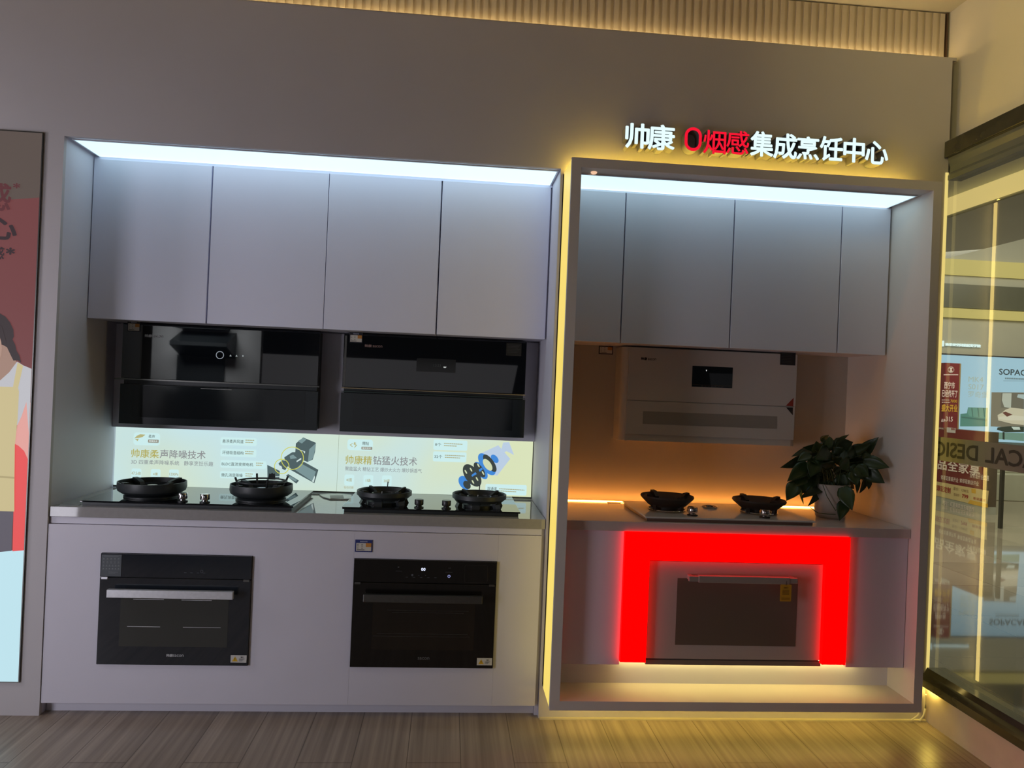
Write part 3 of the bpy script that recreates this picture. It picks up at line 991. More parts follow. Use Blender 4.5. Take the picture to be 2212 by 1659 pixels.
def hood(label, x0, x1, kind):
    yf = 0.43
    t = thing('range_hood', label, 'range hood', ((x0 + x1) / 2, 0.49, 1.161))
    bd = MB()
    bd.box(x0 + 0.006, x1 - 0.006, yf + 0.02, 0.549, 1.163, 1.626)
    bd.build('body', M_BLACKMETAL, t)
    zs = 1.372
    up = B(x0, x1, yf, yf + 0.018, zs, 1.627).build('upper_panel', M_BLACKGLASS, t, bevel=0.0015)
    lo = B(x0 - 0.004, x1 + 0.004, yf + 0.004, yf + 0.019, 1.161, zs - 0.026).build('lower_panel', M_BLACKGLASS2, t, bevel=0.0015)
    ins = B(x0 + 0.055, x1 - 0.055, yf + 0.0030, yf + 0.0045, 1.194, zs - 0.030).build('intake_flap', mat('intake_glass', (0.008, 0.012, 0.015, 1), 0.08, var=0), lo)
    if kind == 'A':
        B(x0 - 0.026, x1 + 0.008, yf - 0.008, yf + 0.016, zs - 0.0065, zs - 0.0005).build('smoke_shelf', M_DARKSTEEL, t)
        B(x0 + 0.36, x0 + 0.50, yf - 0.0005, yf + 0.004, zs - 0.036, zs - 0.033).build('shelf_lip', M_DARKSTEEL, t)
    else:
        B(x0 - 0.002, x1 + 0.002, yf - 0.004, yf + 0.016, zs - 0.006, zs - 0.002).build('champagne_strip', M_BRASS, t)
        B(x0 - 0.002, x1 + 0.002, yf - 0.001, yf + 0.016, zs - 0.022, zs - 0.019).build('lower_strip', mat('dark_green_strip', (0.05, 0.08, 0.075, 1), 0.3, 0.4, var=0), t)
        B(x0 + 0.004, x0 + 0.014, yf - 0.001, yf + 0.001, zs + 0.008, 1.616).build('side_channel', M_DARKSTEEL, up)
    lg_ = MB()
    logo(lg_, x0 + 0.098, yf - 0.0008, 1.572)
    lg_.build('logo', M_LOGO if kind == 'A' else mat('copper_logo', (0.26, 0.17, 0.15, 1), 0.4, var=0), up)
    ic = MB()
    if kind == 'A':
        c = at(475, 767, 'y', yf - 0.001)
        n = 28
        o1 = [(c.x + 0.0185 * math.cos(2 * math.pi * i / n), yf - 0.0008, c.z + 0.0185 * math.sin(2 * math.pi * i / n)) for i in range(n)]
        o2 = [(c.x + 0.015 * math.cos(2 * math.pi * i / n), yf - 0.0008, c.z + 0.015 * math.sin(2 * math.pi * i / n)) for i in range(n)]
        ic.add(o1 + o2, [(i, (i + 1) % n, (i + 1) % n + n, i + n) for i in range(n)])
        ic.build('control_ring', glow('pale_touch_ring', rgb(142, 150, 160), 0.9), up)
        ic = MB()
        for px, py in ((498, 768), (511, 768.5)):
            q = at(px, py, 'y', yf - 0.001)
            ic.poly([(q.x - 0.005, yf - 0.0008, q.z - 0.004), (q.x + 0.005, yf - 0.0008, q.z - 0.004), (q.x, yf - 0.0008, q.z + 0.005)])
        q = at(524.5, 769, 'y', yf - 0.001)
        ic.poly([(q.x - 0.003, yf - 0.0008, q.z - 0.003), (q.x + 0.003, yf - 0.0008, q.z - 0.004), (q.x + 0.004, yf - 0.0008, q.z + 0.003), (q.x - 0.003, yf - 0.0008, q.z + 0.004)])
        ic.build('touch_icons', glow('pale_touch_icons', rgb(150, 158, 160), 0.9), up)
    else:
        a, b = at(899, 802, 'y', yf - 0.001), at(985, 777, 'y', yf - 0.001)
        dsp = B(a.x, b.x, yf - 0.0012, yf, a.z, b.z).build('display', mat('display_glass', (0.012, 0.013, 0.013, 1), 0.1, var=0), up)
        d = MB(); d.text('12:23', ((a.x + b.x) / 2 + 0.005, yf - 0.0018, (a.z + b.z) / 2), 0.034, 0.013, bold=0.0)
        d.build('clock_digits', glow('dim_digits', rgb(40, 42, 42), 0.8), dsp)
        q = at(961, 793.5, 'y', yf - 0.002)
        e = MB()
        e.poly([(q.x - 0.007, yf - 0.0018, q.z + 0.003), (q.x + 0.008, yf - 0.0018, q.z + 0.003), (q.x + 0.003, yf - 0.0018, q.z - 0.003), (q.x - 0.006, yf - 0.0018, q.z - 0.002)])
        e.build('touch_icons', glow('white_touch_icon', rgb(190, 195, 192), 1.0), dsp)
        a, b = at(1093, 768, 'y', yf - 0.001), at(1127, 742, 'y', yf - 0.001)
        st = B(a.x, b.x, yf - 0.001, yf, a.z, b.z).build('notice_sticker', mat('black_sticker', (0.015, 0.014, 0.013, 1), 0.4, var=0), up)
        s = MB()
        for k in range(6):
            s.box(a.x + 0.006, b.x - 0.006 - (k % 3) * 0.006, yf - 0.0016, yf - 0.0012, b.z - 0.010 - k * 0.007, b.z - 0.0085 - k * 0.007)
        s.build('sticker_print', mat('sticker_print_dark', (0.07, 0.07, 0.07, 1), 0.5, var=0), st)
    return t


hood('black glass range hood with round touch ring, left of the two in the left niche', -1.5134, -0.6197, 'A')
hood('black glass range hood with thin champagne strip, right of the two in the left niche', -0.506, 0.3636, 'B')


def price_card(label, x, z, w, h, y, dark=False):
    t = thing('price_card', label, 'price tag', (x + w / 2, y, z))
    B(x, x + w, y - 0.0025, y, z, z + h).build('card', ink(22, 24, 34) if dark else M_BLUE, t)
    B(x + w * 0.07, x + w * 0.94, y - 0.0032, y - 0.0027, z + h * 0.08, z + h * 0.74).build('price_slip', ink(215, 210, 198), t)
    B(x + w * 0.62, x + w * 0.94, y - 0.0040, y - 0.0034, z + h * 0.42, z + h * 0.74).build('price_field', M_ORANGE, t)
    p = MB()
    p.text('商品标价签', (x + w / 2, y - 0.0030, z + h * 0.87), w * 0.42, h * 0.11, bold=0.02)
    p.build('heading', ink(190, 195, 215), t)
    q = MB()
    for zz in (0.62, 0.48, 0.30):
        for xx, ww in ((0.11, 0.10), (0.36, 0.10)):
            q.box(x + w * xx, x + w * (xx + ww), y - 0.0038, y - 0.0034, z + h * zz, z + h * (zz + 0.035))
    q.box(x + w * 0.11, x + w * 0.55, y - 0.0038, y - 0.0034, z + h * 0.15, z + h * 0.19)
    q.build('fine_print', M_BLACKTXT, t)
    return t


def card_px(label, p0, p1, y, dark=False):
    a, b = at(p0[0], p1[1], 'y', y), at(p1[0], p0[1], 'y', y)
    price_card(label, a.x, a.z, b.x - a.x, b.z - a.z, y, dark)


card_px('blue and white price card on the cabinet front above the right black oven', (766.5, 1166.5), (805, 1191.5), 0.0035)
card_px('small price card on the top left corner of the left black hood', (275, 694), (304, 715.5), 0.4295, True)
card_px('small price card on the top left corner of the right black hood', (754.5, 719), (784, 740), 0.4295, True)
card_px('black and white price card on the wall left of the white hood', (1293, 744.5), (1324.5, 764.5), IYB - 0.0005, True)


# ------------------------------------------------------------------ gas hobs
def knob(t, c, r, h, m, z0, m2=None):
    kb = MB()
    kb.lathe((c[0], c[1], z0), [(r * 0.62, 0), (r * 0.62, 0.010), (r * 0.95, 0.013), (r, 0.016), (r, h - 0.002), (r * 0.94, h), (0.0005, h)], 32)
    k = kb.build('knob', m, t)
    kc = MB()
    kc.lathe((c[0], c[1], z0), [(r * 1.05, 0.0), (r * 1.05, 0.004), (r * 0.7, 0.006)], 24)
    kc.build('knob_collar', M_BLACKMETAL if m2 is None else m2, k)


def deep_ring(t, c, R, zt, zb, wire):
    """Deep round pan support with wind shield wall."""
    s = MB()
    hh = zt - zb
    s.lathe((c[0], c[1], zb), [(R * 0.70, 0.0), (R * 0.86, hh * 0.07), (R * 0.97, hh * 0.28), (R, hh * 0.55), (R * 0.99, hh), (R * 0.955, hh), (R * 0.94, hh * 0.60),
                               (R * 0.80, hh * 0.34), (R * 0.55, hh * 0.26), (R * 0.5, hh * 0.12), (R * 0.70, 0.0)], 56)
    ps = s.build('pan_support', M_BLACKMETAL, t)
    for k in range(4):
        b = MB()
        a = math.radians(45 + 90 * k + 8)
        ca, sa = math.cos(a), math.sin(a)
        q = [(R * 0.96, hh * 0.75), (R * 0.96, hh * 1.10), (R * 0.80, hh * 1.06), (R * 0.56, hh * 0.80), (R * 0.52, hh * 0.55), (R * 0.62, hh * 0.42)]
        w = 0.011
        pts = [Vector((c[0] + r * ca + sa * w, c[1] + r * sa - ca * w, zb + z)) for r, z in q]
        b.prism(pts, (-2 * sa * w, 2 * ca * w, 0))
        b.build('support_prong', M_BLACKMETAL, ps)
    base = MB()
    base.lathe((c[0], c[1], 0.8665), [(R * 0.80, 0), (R * 0.80, 0.006), (R * 0.66, zb - 0.8665 + 0.002), (R * 0.52, zb - 0.8665 + 0.002)], 40)
    base.build('drip_ring', M_BLACKMETAL, t)
    bc = MB()
    bc.lathe((c[0], c[1], zb), [(R * 0.40, -0.012), (R * 0.42, hh * 0.30), (R * 0.36, hh * 0.45), (R * 0.20, hh * 0.45), (R * 0.18, hh * 0.36), (0.001, hh * 0.36)], 36)
    bn = bc.build('burner', M_DARKSTEEL, t)
    cp = MB()
    cp.lathe((c[0], c[1], zb + hh * 0.40), [(R * 0.17, 0), (R * 0.17, 0.010), (R * 0.14, 0.014), (0.001, 0.014)], 28)
    cp.build('burner_cap', M_STEEL, bn)
    if wire:
        wr = MB()
        rr = R * 0.79
        zz = zt + 0.012
        wr.tube([(c[0] + rr * math.cos(2 * math.pi * i / 40), c[1] + rr * math.sin(2 * math.pi * i / 40), zz) for i in range(40)], 0.0035, 8, True)
        for k in range(4):
            a = math.radians(25 + 90 * k)
            x, y = c[0] + rr * math.cos(a), c[1] + rr * math.sin(a)
            x2, y2 = c[0] + rr * 1.07 * math.cos(a), c[1] + rr * 1.07 * math.sin(a)
            wr.tube([(c[0] + R * 0.72 * math.cos(a), c[1] + R * 0.72 * math.sin(a), zt - 0.012), (x, y, zz), (x2, y2, zz + 0.020)], 0.0045, 8)
        a = math.radians(80)
        x, y = c[0] + rr * math.cos(a), c[1] + rr * math.sin(a)
        wr.prism([(x - 0.016, y, zz - 0.006), (x - 0.012, y, zz + 0.022), (x - 0.004, y, zz + 0.020), (x, y, zz + 0.026), (x + 0.006, y, zz + 0.020), (x + 0.013, y, zz + 0.023), (x + 0.016, y, zz - 0.006)], (0, 0.006, 0))
        wo_ = wr.build('wok_ring', M_BLACKMETAL, ps)


def open_ring(t, c, R, zt, zb):
    """Ring pan support standing on splayed feet."""
    s = MB()
    s.lathe((c[0], c[1], zb), [(R * 0.93, zt - zb - 0.026), (R, zt - zb - 0.020), (R, zt - zb - 0.002), (R * 0.97, zt - zb), (R * 0.92, zt - zb - 0.004), (R * 0.88, zt - zb - 0.022),
                               (R * 0.80, zt - zb - 0.034), (R * 0.86, zt - zb - 0.034), (R * 0.93, zt - zb - 0.026)], 56)
    ps = s.build('pan_support', M_BLACKMETAL, t)
    hh = zt - zb
    for k in range(6):
        a = math.radians(20 + 60 * k)
        ca, sa = math.cos(a), math.sin(a)
        f = MB()
        q = [(R * 0.92, hh - 0.028), (R * 0.83, hh * 0.30), (R * 0.90, 0.0), (R * 0.76, 0.0), (R * 0.70, hh * 0.35), (R * 0.76, hh - 0.028)]
        w = 0.017
        f.prism([Vector((c[0] + r * ca + sa * w, c[1] + r * sa - ca * w, zb + z)) for r, z in q], (-2 * sa * w, 2 * ca * w, 0))
        f.build('foot', M_BLACKMETAL, ps)
    for k in range(4):
        b = MB()
        a = math.radians(40 + 90 * k)
        ca, sa = math.cos(a), math.sin(a)
        q = [(R * 0.94, hh - 0.018), (R * 0.94, hh + 0.006), (R * 0.80, hh + 0.003), (R * 0.52, hh - 0.016), (R * 0.50, hh - 0.026), (R * 0.80, hh - 0.026)]
        w = 0.006
        b.prism([Vector((c[0] + r * ca + sa * w, c[1] + r * sa - ca * w, zb + z)) for r, z in q], (-2 * sa * w, 2 * ca * w, 0))
        b.build('support_prong', M_BLACKMETAL, ps)
    bc = MB()
    bc.lathe((c[0], c[1], zb), [(R * 0.62, 0), (R * 0.62, 0.010), (R * 0.50, 0.016), (R * 0.47, hh * 0.55), (R * 0.47, hh * 0.66), (R * 0.40, hh * 0.70), (R * 0.30, hh * 0.62), (0.001, hh * 0.62)], 40)
    bn = bc.build('burner', M_BLACKMETAL, t)
    rg = MB()
    rg.lathe((c[0], c[1], zb + hh * 0.66), [(R * 0.46, 0), (R * 0.46, 0.006), (R * 0.41, 0.007), (R * 0.41, 0.0)], 40)
    rg.build('flame_ring', M_DARKSTEEL, bn)
    ig = MB()
    ig.tube([(c[0] - 0.01, c[1] - R * 0.30, zb + hh * 0.6), (c[0] - 0.008, c[1] - R * 0.30, zb + hh * 0.95)], 0.0022, 8)
    ig.build('igniter', M_STEEL, bn)
    pn = MB()
    pn.tube([(c[0] + 0.003, c[1] + R * 0.93, zt - 0.01), (c[0] + 0.005, c[1] + R * 0.93, zt + 0.022)], 0.0025, 8)
    pn.build('support_pin', M_BLACKMETAL, ps)


def hob_glass(t, x0, x1, y0, y1, z0, z1, m, skirt):
    B(x0, x1, y0, y1, z1 - 0.007, z1).build('glass_top', m, t, bevel=0.0015)
    B(x0 + 0.008, x1 - 0.008, y0 + 0.008, y1 - 0.008, z0, z1 - 0.0072).build('base_tray', skirt, t)


ZC = 0.8446
h1 = thing('gas_hob', 'black glass gas hob with deep bowl supports and chrome knobs, left of the two', 'hob', (-1.06, 0.27, ZC))
hob_glass(h1, -1.492, -0.632, 0.04, 0.515, ZC, 0.866, M_BLACKGLASS, M_BLACKMETAL)
deep_ring(h1, (-1.270, 0.21), 0.140, 0.931, 0.880, False)
deep_ring(h1, (-0.803, 0.20), 0.133, 0.934, 0.882, True)
knob(h1, (-1.098, 0.085), 0.0195, 0.036, M_CHROME, 0.866)
knob(h1, (-1.004, 0.075), 0.0195, 0.036, M_CHROME, 0.866)

h2 = thing('gas_hob', 'black glass gas hob with footed ring supports and dark knobs, under the champagne-strip hood', 'hob', (-0.05, 0.27, ZC))
hob_glass(h2, -0.432, 0.328, 0.05, 0.50, ZC, 0.866, M_BLACKGLASS, M_BLACKMETAL)
open_ring(h2, (-0.268, 0.20), 0.121, 0.924, 0.866)
open_ring(h2, (0.154, 0.19), 0.121, 0.923, 0.866)
M_KNOB = mat('dark_grey_knob', (0.06, 0.062, 0.065, 1), 0.35, 0.6, var=0.05)
knob(h2, (-0.110, 0.098), 0.0195, 0.036, M_KNOB, 0.866)
knob(h2, (0.008, 0.092), 0.0195, 0.036, M_KNOB, 0.866)
trim = MB()
trim.box(-0.432, -0.31, 0.051, 0.16, 0.8661, 0.868)
trim.build('glass_strip', M_OVENGLASS, h2)

pk = MB()
random.seed(4)
pts = [at(x, y, 'z', 0.850) for x, y in ((690, 1068), (714, 1066), (738, 1066), (760, 1069), (758, 1077), (735, 1077.5), (712, 1077), (698, 1073))]
pk.prism(pts, (0, 0, -0.0048))
pkt = tag(pk.build('plastic_packet', mat('clear_plastic_wrap', (0.66, 0.70, 0.68, 1), 0.25, var=0.15, scale=60, bump=0.5), bevel=0.001),
          'flat plastic-wrapped packet lying on the grey worktop between the two black hobs', 'packet')
pb2 = MB()
pts = [at(x, y, 'z', 0.8515) for x, y in ((713, 1070), (741, 1069.5), (743, 1075.5), (714, 1076))]
pb2.prism(pts, (0, 0, -0.0012))
pb2.build('printed_card', ink(150, 150, 148), pkt)
cd = MB()
cd.prism([at(x, y, 'z', 0.8456) for x, y in ((131, 1088.5), (178, 1087.5), (168, 1092.5), (126, 1093))], (0, 0, -0.0008))
tag(cd.build('plastic_card', mat('frosted_plastic_card', (0.42, 0.43, 0.44, 1), 0.3)), 'thin grey plastic card on the left front corner of the grey worktop', 'card')

# ------------------------------------------------------------------ lit portal on the right
pt = thing('display_portal', 'tall white box frame with glowing yellow edges around the right kitchen display', 'display frame', ((PX0 + PX1) / 2, 0.07, PZ0))
DY = IYB + 0.02
s = MB(); s.prism([(PX0, PY, PZ0), (PX0, PY + 0.02, PZ0), (PX0 + 0.008, PY + 0.02, PZ0), (PX0 + 0.008, DY, PZ0), (IX0, DY, PZ0), (IX0, PY, PZ0)], (0, 0, PZ1 - PZ0))
s.build('side_panel', M_PORTAL, pt)
s = MB(); s.box(IX1, PX1, PY, DY, PZ0, PZ1)
s.build('side_panel', M_PORTAL, pt)
s = MB(); s.box(IX0, IX1, PY, DY, IZ1, PZ1)
s.build('top_panel', M_PORTAL, pt)
B(IX0, IX1, PY, DY, PZ0, IZ0).build('bottom_panel', M_PORTAL, pt)
B(IX0, IX1, IYB, DY, IZ0, IZ1).build('back_panel', mat('portal_back_panel', (0.50, 0.45, 0.38, 1), 0.5, var=0.03, scale=4), pt)
B(IX0, IX1, -0.05, -0.04, IZ0, 0.292).build('recess_board', M_RDOOR, pt)

lt_ = MB(); lt_.box(PX0 + 0.0006, PX0 + 0.0079, PY + 0.0203, -0.030, PZ0 + 0.004, PZ1 - 0.003)  # lit side face imitated by a wide emissive sheet over it
look(lt_.build('led_tape', G_EDGE, pt), 'wide yellow glow strip standing in for the lit left side face')
lt_ = MB(); lt_.box(PX1 + 0.001, PX1 + 0.004, -0.032, -0.014, PZ0 + 0.05, PZ1 - 0.01)
look(lt_.build('led_tape', G_YSIDE, pt), 'yellow LED tape down the right edge')
lt_ = MB(); lt_.box(PX0 + 0.02, PX1, -0.036, -0.026, PZ1 + 0.0002, PZ1 + 0.0035)
look(lt_.build('led_tape', G_YTOP, pt), 'yellow LED tape along the top')
lt_ = MB(); lt_.box(PX0 + 0.03, PX1 - 0.03, -0.085, -0.075, PZ0 - 0.003, PZ0 - 0.0005)
look(lt_.build('led_tape', G_YELLOW, pt), 'yellow LED tape under the bottom')

# cove light behind the top of the wall
cv = B(-4.1, 2.18, 0.074, 0.084, 2.966, 2.972).build('led_strip', G_COVE)
tag(cv, 'warm LED strip hidden behind the top edge of the white wall', 'light strip')
tag(B(2.163, 2.1755, -0.0045, -0.0004, 0.14, 2.44).build('led_strip', glow('pale_yellow_led_strip', (1.0, 0.78, 0.24, 1), 0.8)), 'thin glowing yellow LED strip standing between the portal and the shop glass', 'light strip')
sv = MB(); sv.box(2.150, 2.158, -0.085, -0.02, 0.158, 0.1635)
tag(sv.build('led_strip', glow('yellow_led_end', (1.0, 0.72, 0.13, 1), 90.0)), 'short yellow LED strip end under the dark sill by the portal', 'light strip')

light_panel('light panel in the ceiling of the portal above its pale cabinets', IX0 + 0.004, IX1 - 0.022, -0.155, 0.10, IZ1 - 0.0015)
gR = 'handleless cabinets hanging in the lit portal'
for lab, a, b in (('narrow pale wall cabinet at the left end of the portal', IX0, 0.7337),
                  ('wide pale wall cabinet above the left half of the white hood', 0.7337, 1.2227),
                  ('wide pale wall cabinet above the right half of the white hood', 1.2227, 1.7177),
                  ('narrow pale wall cabinet at the right end of the portal above the plant', 1.7177, IX1)):
    wall_cabinet(lab, a, b, 0.045, IYB - 0.002, 1.6165, 2.273, M_RDOOR, gR, 0.003, 0.003 if b < IX1 else 0.010)
B(IX0 + 0.001, IX1 - 0.001, 0.055, IYB - 0.001, 2.274, IZ1 - 0.005).build('trim_9', M_RDOOR)['kind'] = 'structure'

c = at(1283, 371.5, 'z', IZ1)
q = MB(); q.lathe((c.x, c.y, IZ1), [(0.013, -0.0005), (0.012, -0.005), (0.008, -0.008), (0.001, -0.009)], 20)
tag(q.build('downlight', glow('dim_warm_lamp', (1.0, 0.62, 0.40, 1), 0.9)), 'tiny warm domed lamp under the top of the portal near its left corner', 'light')

# worktop with amber LED line at the back
ZR = 0.878
w2 = MB(); w2.box(IX0 + 0.001, IX1 - 0.001, -0.18, IYB - 0.012, 0.839, ZR)
tag(w2.build('worktop', M_COUNTER_R, bevel=0.0015), 'pale worktop in the portal holding the white hob and the potted plant', 'worktop')
tag(B(IX0 + 0.002, 1.84, IYB - 0.040, IYB - 0.030, ZR + 0.0004, ZR + 0.0045).build('led_strip', G_COUNTER),
    'amber LED line glowing along the back of the pale portal worktop', 'light strip')


def lower(label, x0, x1):
    t = thing('base_cabinet', label, 'cabinet', ((x0 + x1) / 2, 0.0, 0.292), 'base cabinets hanging in the portal')
    B(x0 + 0.001, x1 - 0.001, -0.165, -0.147, 0.292, 0.837).build('door', M_RDOOR, t, bevel=0.001, seg=1)
    c = MB()
    c.box(x0 + 0.001, x0 + 0.017, -0.146, IYB - 0.005, 0.296, 0.837)
    c.box(x1 - 0.017, x1 - 0.001, -0.146, IYB - 0.005, 0.296, 0.837)
    c.box(x0 + 0.017, x1 - 0.017, -0.146, IYB - 0.005, 0.296, 0.312)
    c.build('carcass', M_RDOOR, t)


lower('blank base cabinet to the left of the red lit frame', IX0 + 0.001, 0.7365)
lower('blank base cabinet to the right of the red lit frame', 1.6968, IX1 - 0.001)

YR = -0.190
_c = [at(x_, y_, 'y', YR) for x_, y_ in ((1351, 1145.7), (1837, 1161), (1340, 1430), (1826, 1437), (1403.5, 1211), (1783, 1218.6), (1394.7, 1425), (1776.5, 1431))]
RX0, RX1 = (_c[0].x + _c[2].x) / 2, (_c[1].x + _c[3].x) / 2
RZ0, RZ1 = (_c[2].z + _c[3].z) / 2, 0.8375
QX0, QX1, SZ1 = (_c[4].x + _c[6].x) / 2, (_c[5].x + _c[7].x) / 2, (_c[4].z + _c[5].z) / 2
SX0, SX1 = 0.8446, 1.5933
rf = thing('glowing_surround', 'glowing red three-sided light frame around the white oven', 'light', ((RX0 + RX1) / 2, -0.15, RZ0))
r_ = MB()
pts = [(RX0, RZ0), (QX0, RZ0), (QX0, SZ1), (QX1, SZ1), (QX1, RZ0), (RX1, RZ0), (RX1, RZ1), (RX0, RZ1)]
r_.prism([(x_, YR, z_) for x_, z_ in pts], (0, 0.0235, 0))
r_.build('lit_face', G_RED, rf)
r_ = MB()
for a, b, c, d in ((0.7380, SX0 - 0.001, RZ0, RZ1), (SX1 + 0.001, 1.6955, RZ0, RZ1), (SX0 - 0.001, SX1 + 0.001, 0.7214, RZ1)):
    r_.box(a, b, -0.1655, -0.120, c, d)
r_.build('housing', mat('red_housing', (0.25, 0.06, 0.05, 1), 0.5), rf)

ov = thing('built_in_oven', 'white glass oven with long handle inside the glowing red frame', 'oven', ((SX0 + SX1) / 2, 0.0, 0.302))
B(SX0 + 0.004, SX1 - 0.004, -0.145, -0.02, 0.300, 0.718).build('body', M_WHITEENAMEL, ov)
dr = B(SX0 + 0.002, SX1 - 0.002, -0.162, -0.146, 0.318, 0.7175).build('door', mat('pale_oven_glass', (0.50, 0.45, 0.42, 1), 0.25, var=0), ov, bevel=0.0015)
a, b = at(1458, 1393, 'y', -0.163), at(1724, 1252, 'y', -0.163)
B(a.x, b.x, -0.1630, -0.1618, a.z, b.z - 0.004).build('window', mat('tinted_oven_window', (0.16, 0.13, 0.10, 1), 0.12, var=0), dr)
a, b = at(1487, 1258, 'y', -0.20), at(1722, 1250, 'y', -0.20)
hz = (a.z + b.z) / 2 + 0.004
hd = MB()
hd.box(a.x + 0.04, b.x - 0.036, -0.212, -0.192, hz - 0.014, hz + 0.014)
hd.box(a.x, a.x + 0.04, -0.208, -0.194, hz - 0.011, hz + 0.011)
hd.box(b.x - 0.036, b.x, -0.208, -0.194, hz - 0.011, hz + 0.011)
hd.box(a.x + 0.004, a.x + 0.022, -0.196, -0.1625, hz - 0.009, hz + 0.009)
hd.box(b.x - 0.022, b.x - 0.004, -0.196, -0.1625, hz - 0.009, hz + 0.009)
hd.build('handle', mat('satin_handle', (0.55, 0.48, 0.44, 1), 0.3, 0.5, var=0), dr, bevel=0.0015)
B(SX0 + 0.002, SX1 - 0.002, -0.159, -0.146, 0.2925, 0.312).build('vent_strip', mat('taupe_strip', (0.22, 0.18, 0.15, 1), 0.4), ov)

a, b = at(1684.5, 1299, 'y', -0.2135), at(1710, 1263, 'y', -0.2135)
tg = thing('hang_tag', 'yellow paper tag hanging from the handle of the white oven', 'tag', ((a.x + b.x) / 2, -0.2135, a.z))
MB().prism(rrect(a.x, b.x, a.z, b.z, -0.2140, 0.004), (0, 0.0008, 0)).build('card', ink(214, 158, 44), tg)
q = MB()
q.text('温馨提示', ((a.x + b.x) / 2, -0.2146, b.z - 0.013), 0.020, 0.0052, bold=0.01)
for k in range(4):
    q.box(a.x + 0.009, b.x - 0.010, -0.2148, -0.2144, b.z - 0.024 - k * 0.0055, b.z - 0.022 - k * 0.0055)
for k in range(2):
    q.box(a.x + 0.006, b.x - 0.006, -0.2148, -0.2144, a.z + 0.008 + k * 0.005, a.z + 0.0095 + k * 0.005)
q.build('tag_print', ink(120, 70, 30), tg)
q = MB(); q.tube([((a.x + b.x) / 2, -0.2136, b.z - 0.004), ((a.x + b.x) / 2 + 0.001, -0.2145, b.z + 0.004), ((a.x + b.x) / 2 + 0.002, -0.2135, hz)], 0.0009, 6)
q.build('string', ink(60, 40, 25), tg)

ub = MB(); ub.box(0.75, 1.80, -0.075, -0.062, 0.2845, 0.2905)
ul = thing('led_bar', 'warm LED bar under the portal base cabinets lighting the open recess', 'light', (1.25, -0.07, 0.284))
ub.build('lit_tube', G_UNDER, ul)
B(0.745, 1.806, -0.080, -0.057, 0.2907, 0.2918).build('holder', M_STEEL, ul)

q = MB()
q.tube([at(x_, y_, 'y', -0.03) for x_, y_ in ((1986, 1538), (1983, 1545), (1974, 1552), (1968, 1555.5))], 0.0035, 8)
tag(q.build('cable', mat('white_cable', (0.75, 0.72, 0.60, 1), 0.4)), 'short white cable dropping from the lower right corner of the portal, the left of two', 'cable')
q = MB()
q.tube([at(x_, y_, 'y', -0.02) for x_, y_ in ((2000, 1500), (1999, 1530), (1995, 1546), (1986, 1557))], 0.004, 8)
tag(q.build('cable', MATS['white_cable']), 'white cable running down beside the glass to the floor, the right of two', 'cable')

# ------------------------------------------------------------------ white hood
HX0, HX1, HZ0, HY = 0.792, 1.640, 1.180, 0.25
wh = thing('range_hood', 'white range hood with small black screen in the lit portal', 'range hood', ((HX0 + HX1) / 2, 0.31, HZ0))
bd = MB()
r = 0.03
prof = [(HX0 + r * (1 - math.cos(math.radians(t))), HY + r * (1 - math.sin(math.radians(t)))) for t in range(0, 91, 10)]
prof = [(HX0, IYB - 0.001)] + prof
prof += [(HX1 - r * (1 - math.cos(math.radians(t))), HY + r * (1 - math.sin(math.radians(t)))) for t in range(90, -1, -10)]
prof += [(HX1, IYB - 0.001)]
bd.prism([(x, y, HZ0) for x, y in prof], (0, 0, 1.6145 - HZ0))
bd.build('body', M_WHITEENAMEL, wh)
zsp = at(1530, 871, 'y', HY).z
up = B(HX0 + 0.030, HX1 - 0.012, HY - 0.010, HY - 0.0005, zsp + 0.001, 1.612).build('upper_panel', M_WHITEGLASS, wh, bevel=0.001)
lo = B(HX0 + 0.028, HX1 - 0.014, HY - 0.009, HY - 0.0005, HZ0 + 0.030, zsp - 0.002).build('lower_panel', M_WHITEGLASS, wh, bevel=0.001)
a, b = at(1388, 917, 'y', HY - 0.01), at(1679, 898, 'y', HY - 0.01)
zc = (a.z + b.z) / 2
B(a.x, b.x, HY - 0.0100, HY - 0.0088, zc - 0.0295, zc + 0.0295).build('intake_grille', mat('taupe_grille', (0.34, 0.31, 0.27, 1), 0.35, var=0), lo)
a, b = at(1494, 836, 'y', HY - 0.01), at(1583, 793, 'y', HY - 0.01)
sc = B(a.x, b.x, HY - 0.0112, HY - 0.0095, a.z + 0.002, b.z - 0.002).build('screen', M_BLACKGLASS, up)
q = MB(); q.box(a.x + 0.004, b.x - 0.004, HY - 0.0117, HY - 0.0113, a.z + 0.011, a.z + 0.0122)
for k in range(7):
    q.box(a.x + 0.045 + 0.016 * k, a.x + 0.055 + 0.016 * k, HY - 0.0117, HY - 0.0113, a.z + 0.006, a.z + 0.0072)
q.build('screen_icons', mat('bronze_icons', (0.16, 0.10, 0.06, 1), 0.4, var=0), sc)
c = at(1526, 800.5, 'y', HY - 0.012)
q = MB(); q.poly([(c.x - 0.003, HY - 0.0117, c.z + 0.003), (c.x + 0.003, HY - 0.0117, c.z + 0.003), (c.x, HY - 0.0117, c.z - 0.004)])
q.build('screen_pointer', glow('white_pointer', (0.8, 0.8, 0.8, 1), 1.0), sc)
a = at(1385, 774, 'y', HY - 0.011)
q = MB(); logo(q, a.x, HY - 0.0106, a.z - 0.001, 0.072)
q.build('logo', ink(38, 32, 26), up)
a, b = at(1685, 788, 'y', HY - 0.011), at(1719, 759.5, 'y', HY - 0.011)
st = B(a.x, min(b.x, HX1 - 0.004), HY - 0.0112, HY - 0.0102, a.z, b.z).build('notice_sticker', ink(34, 32, 34), up)
q = MB()
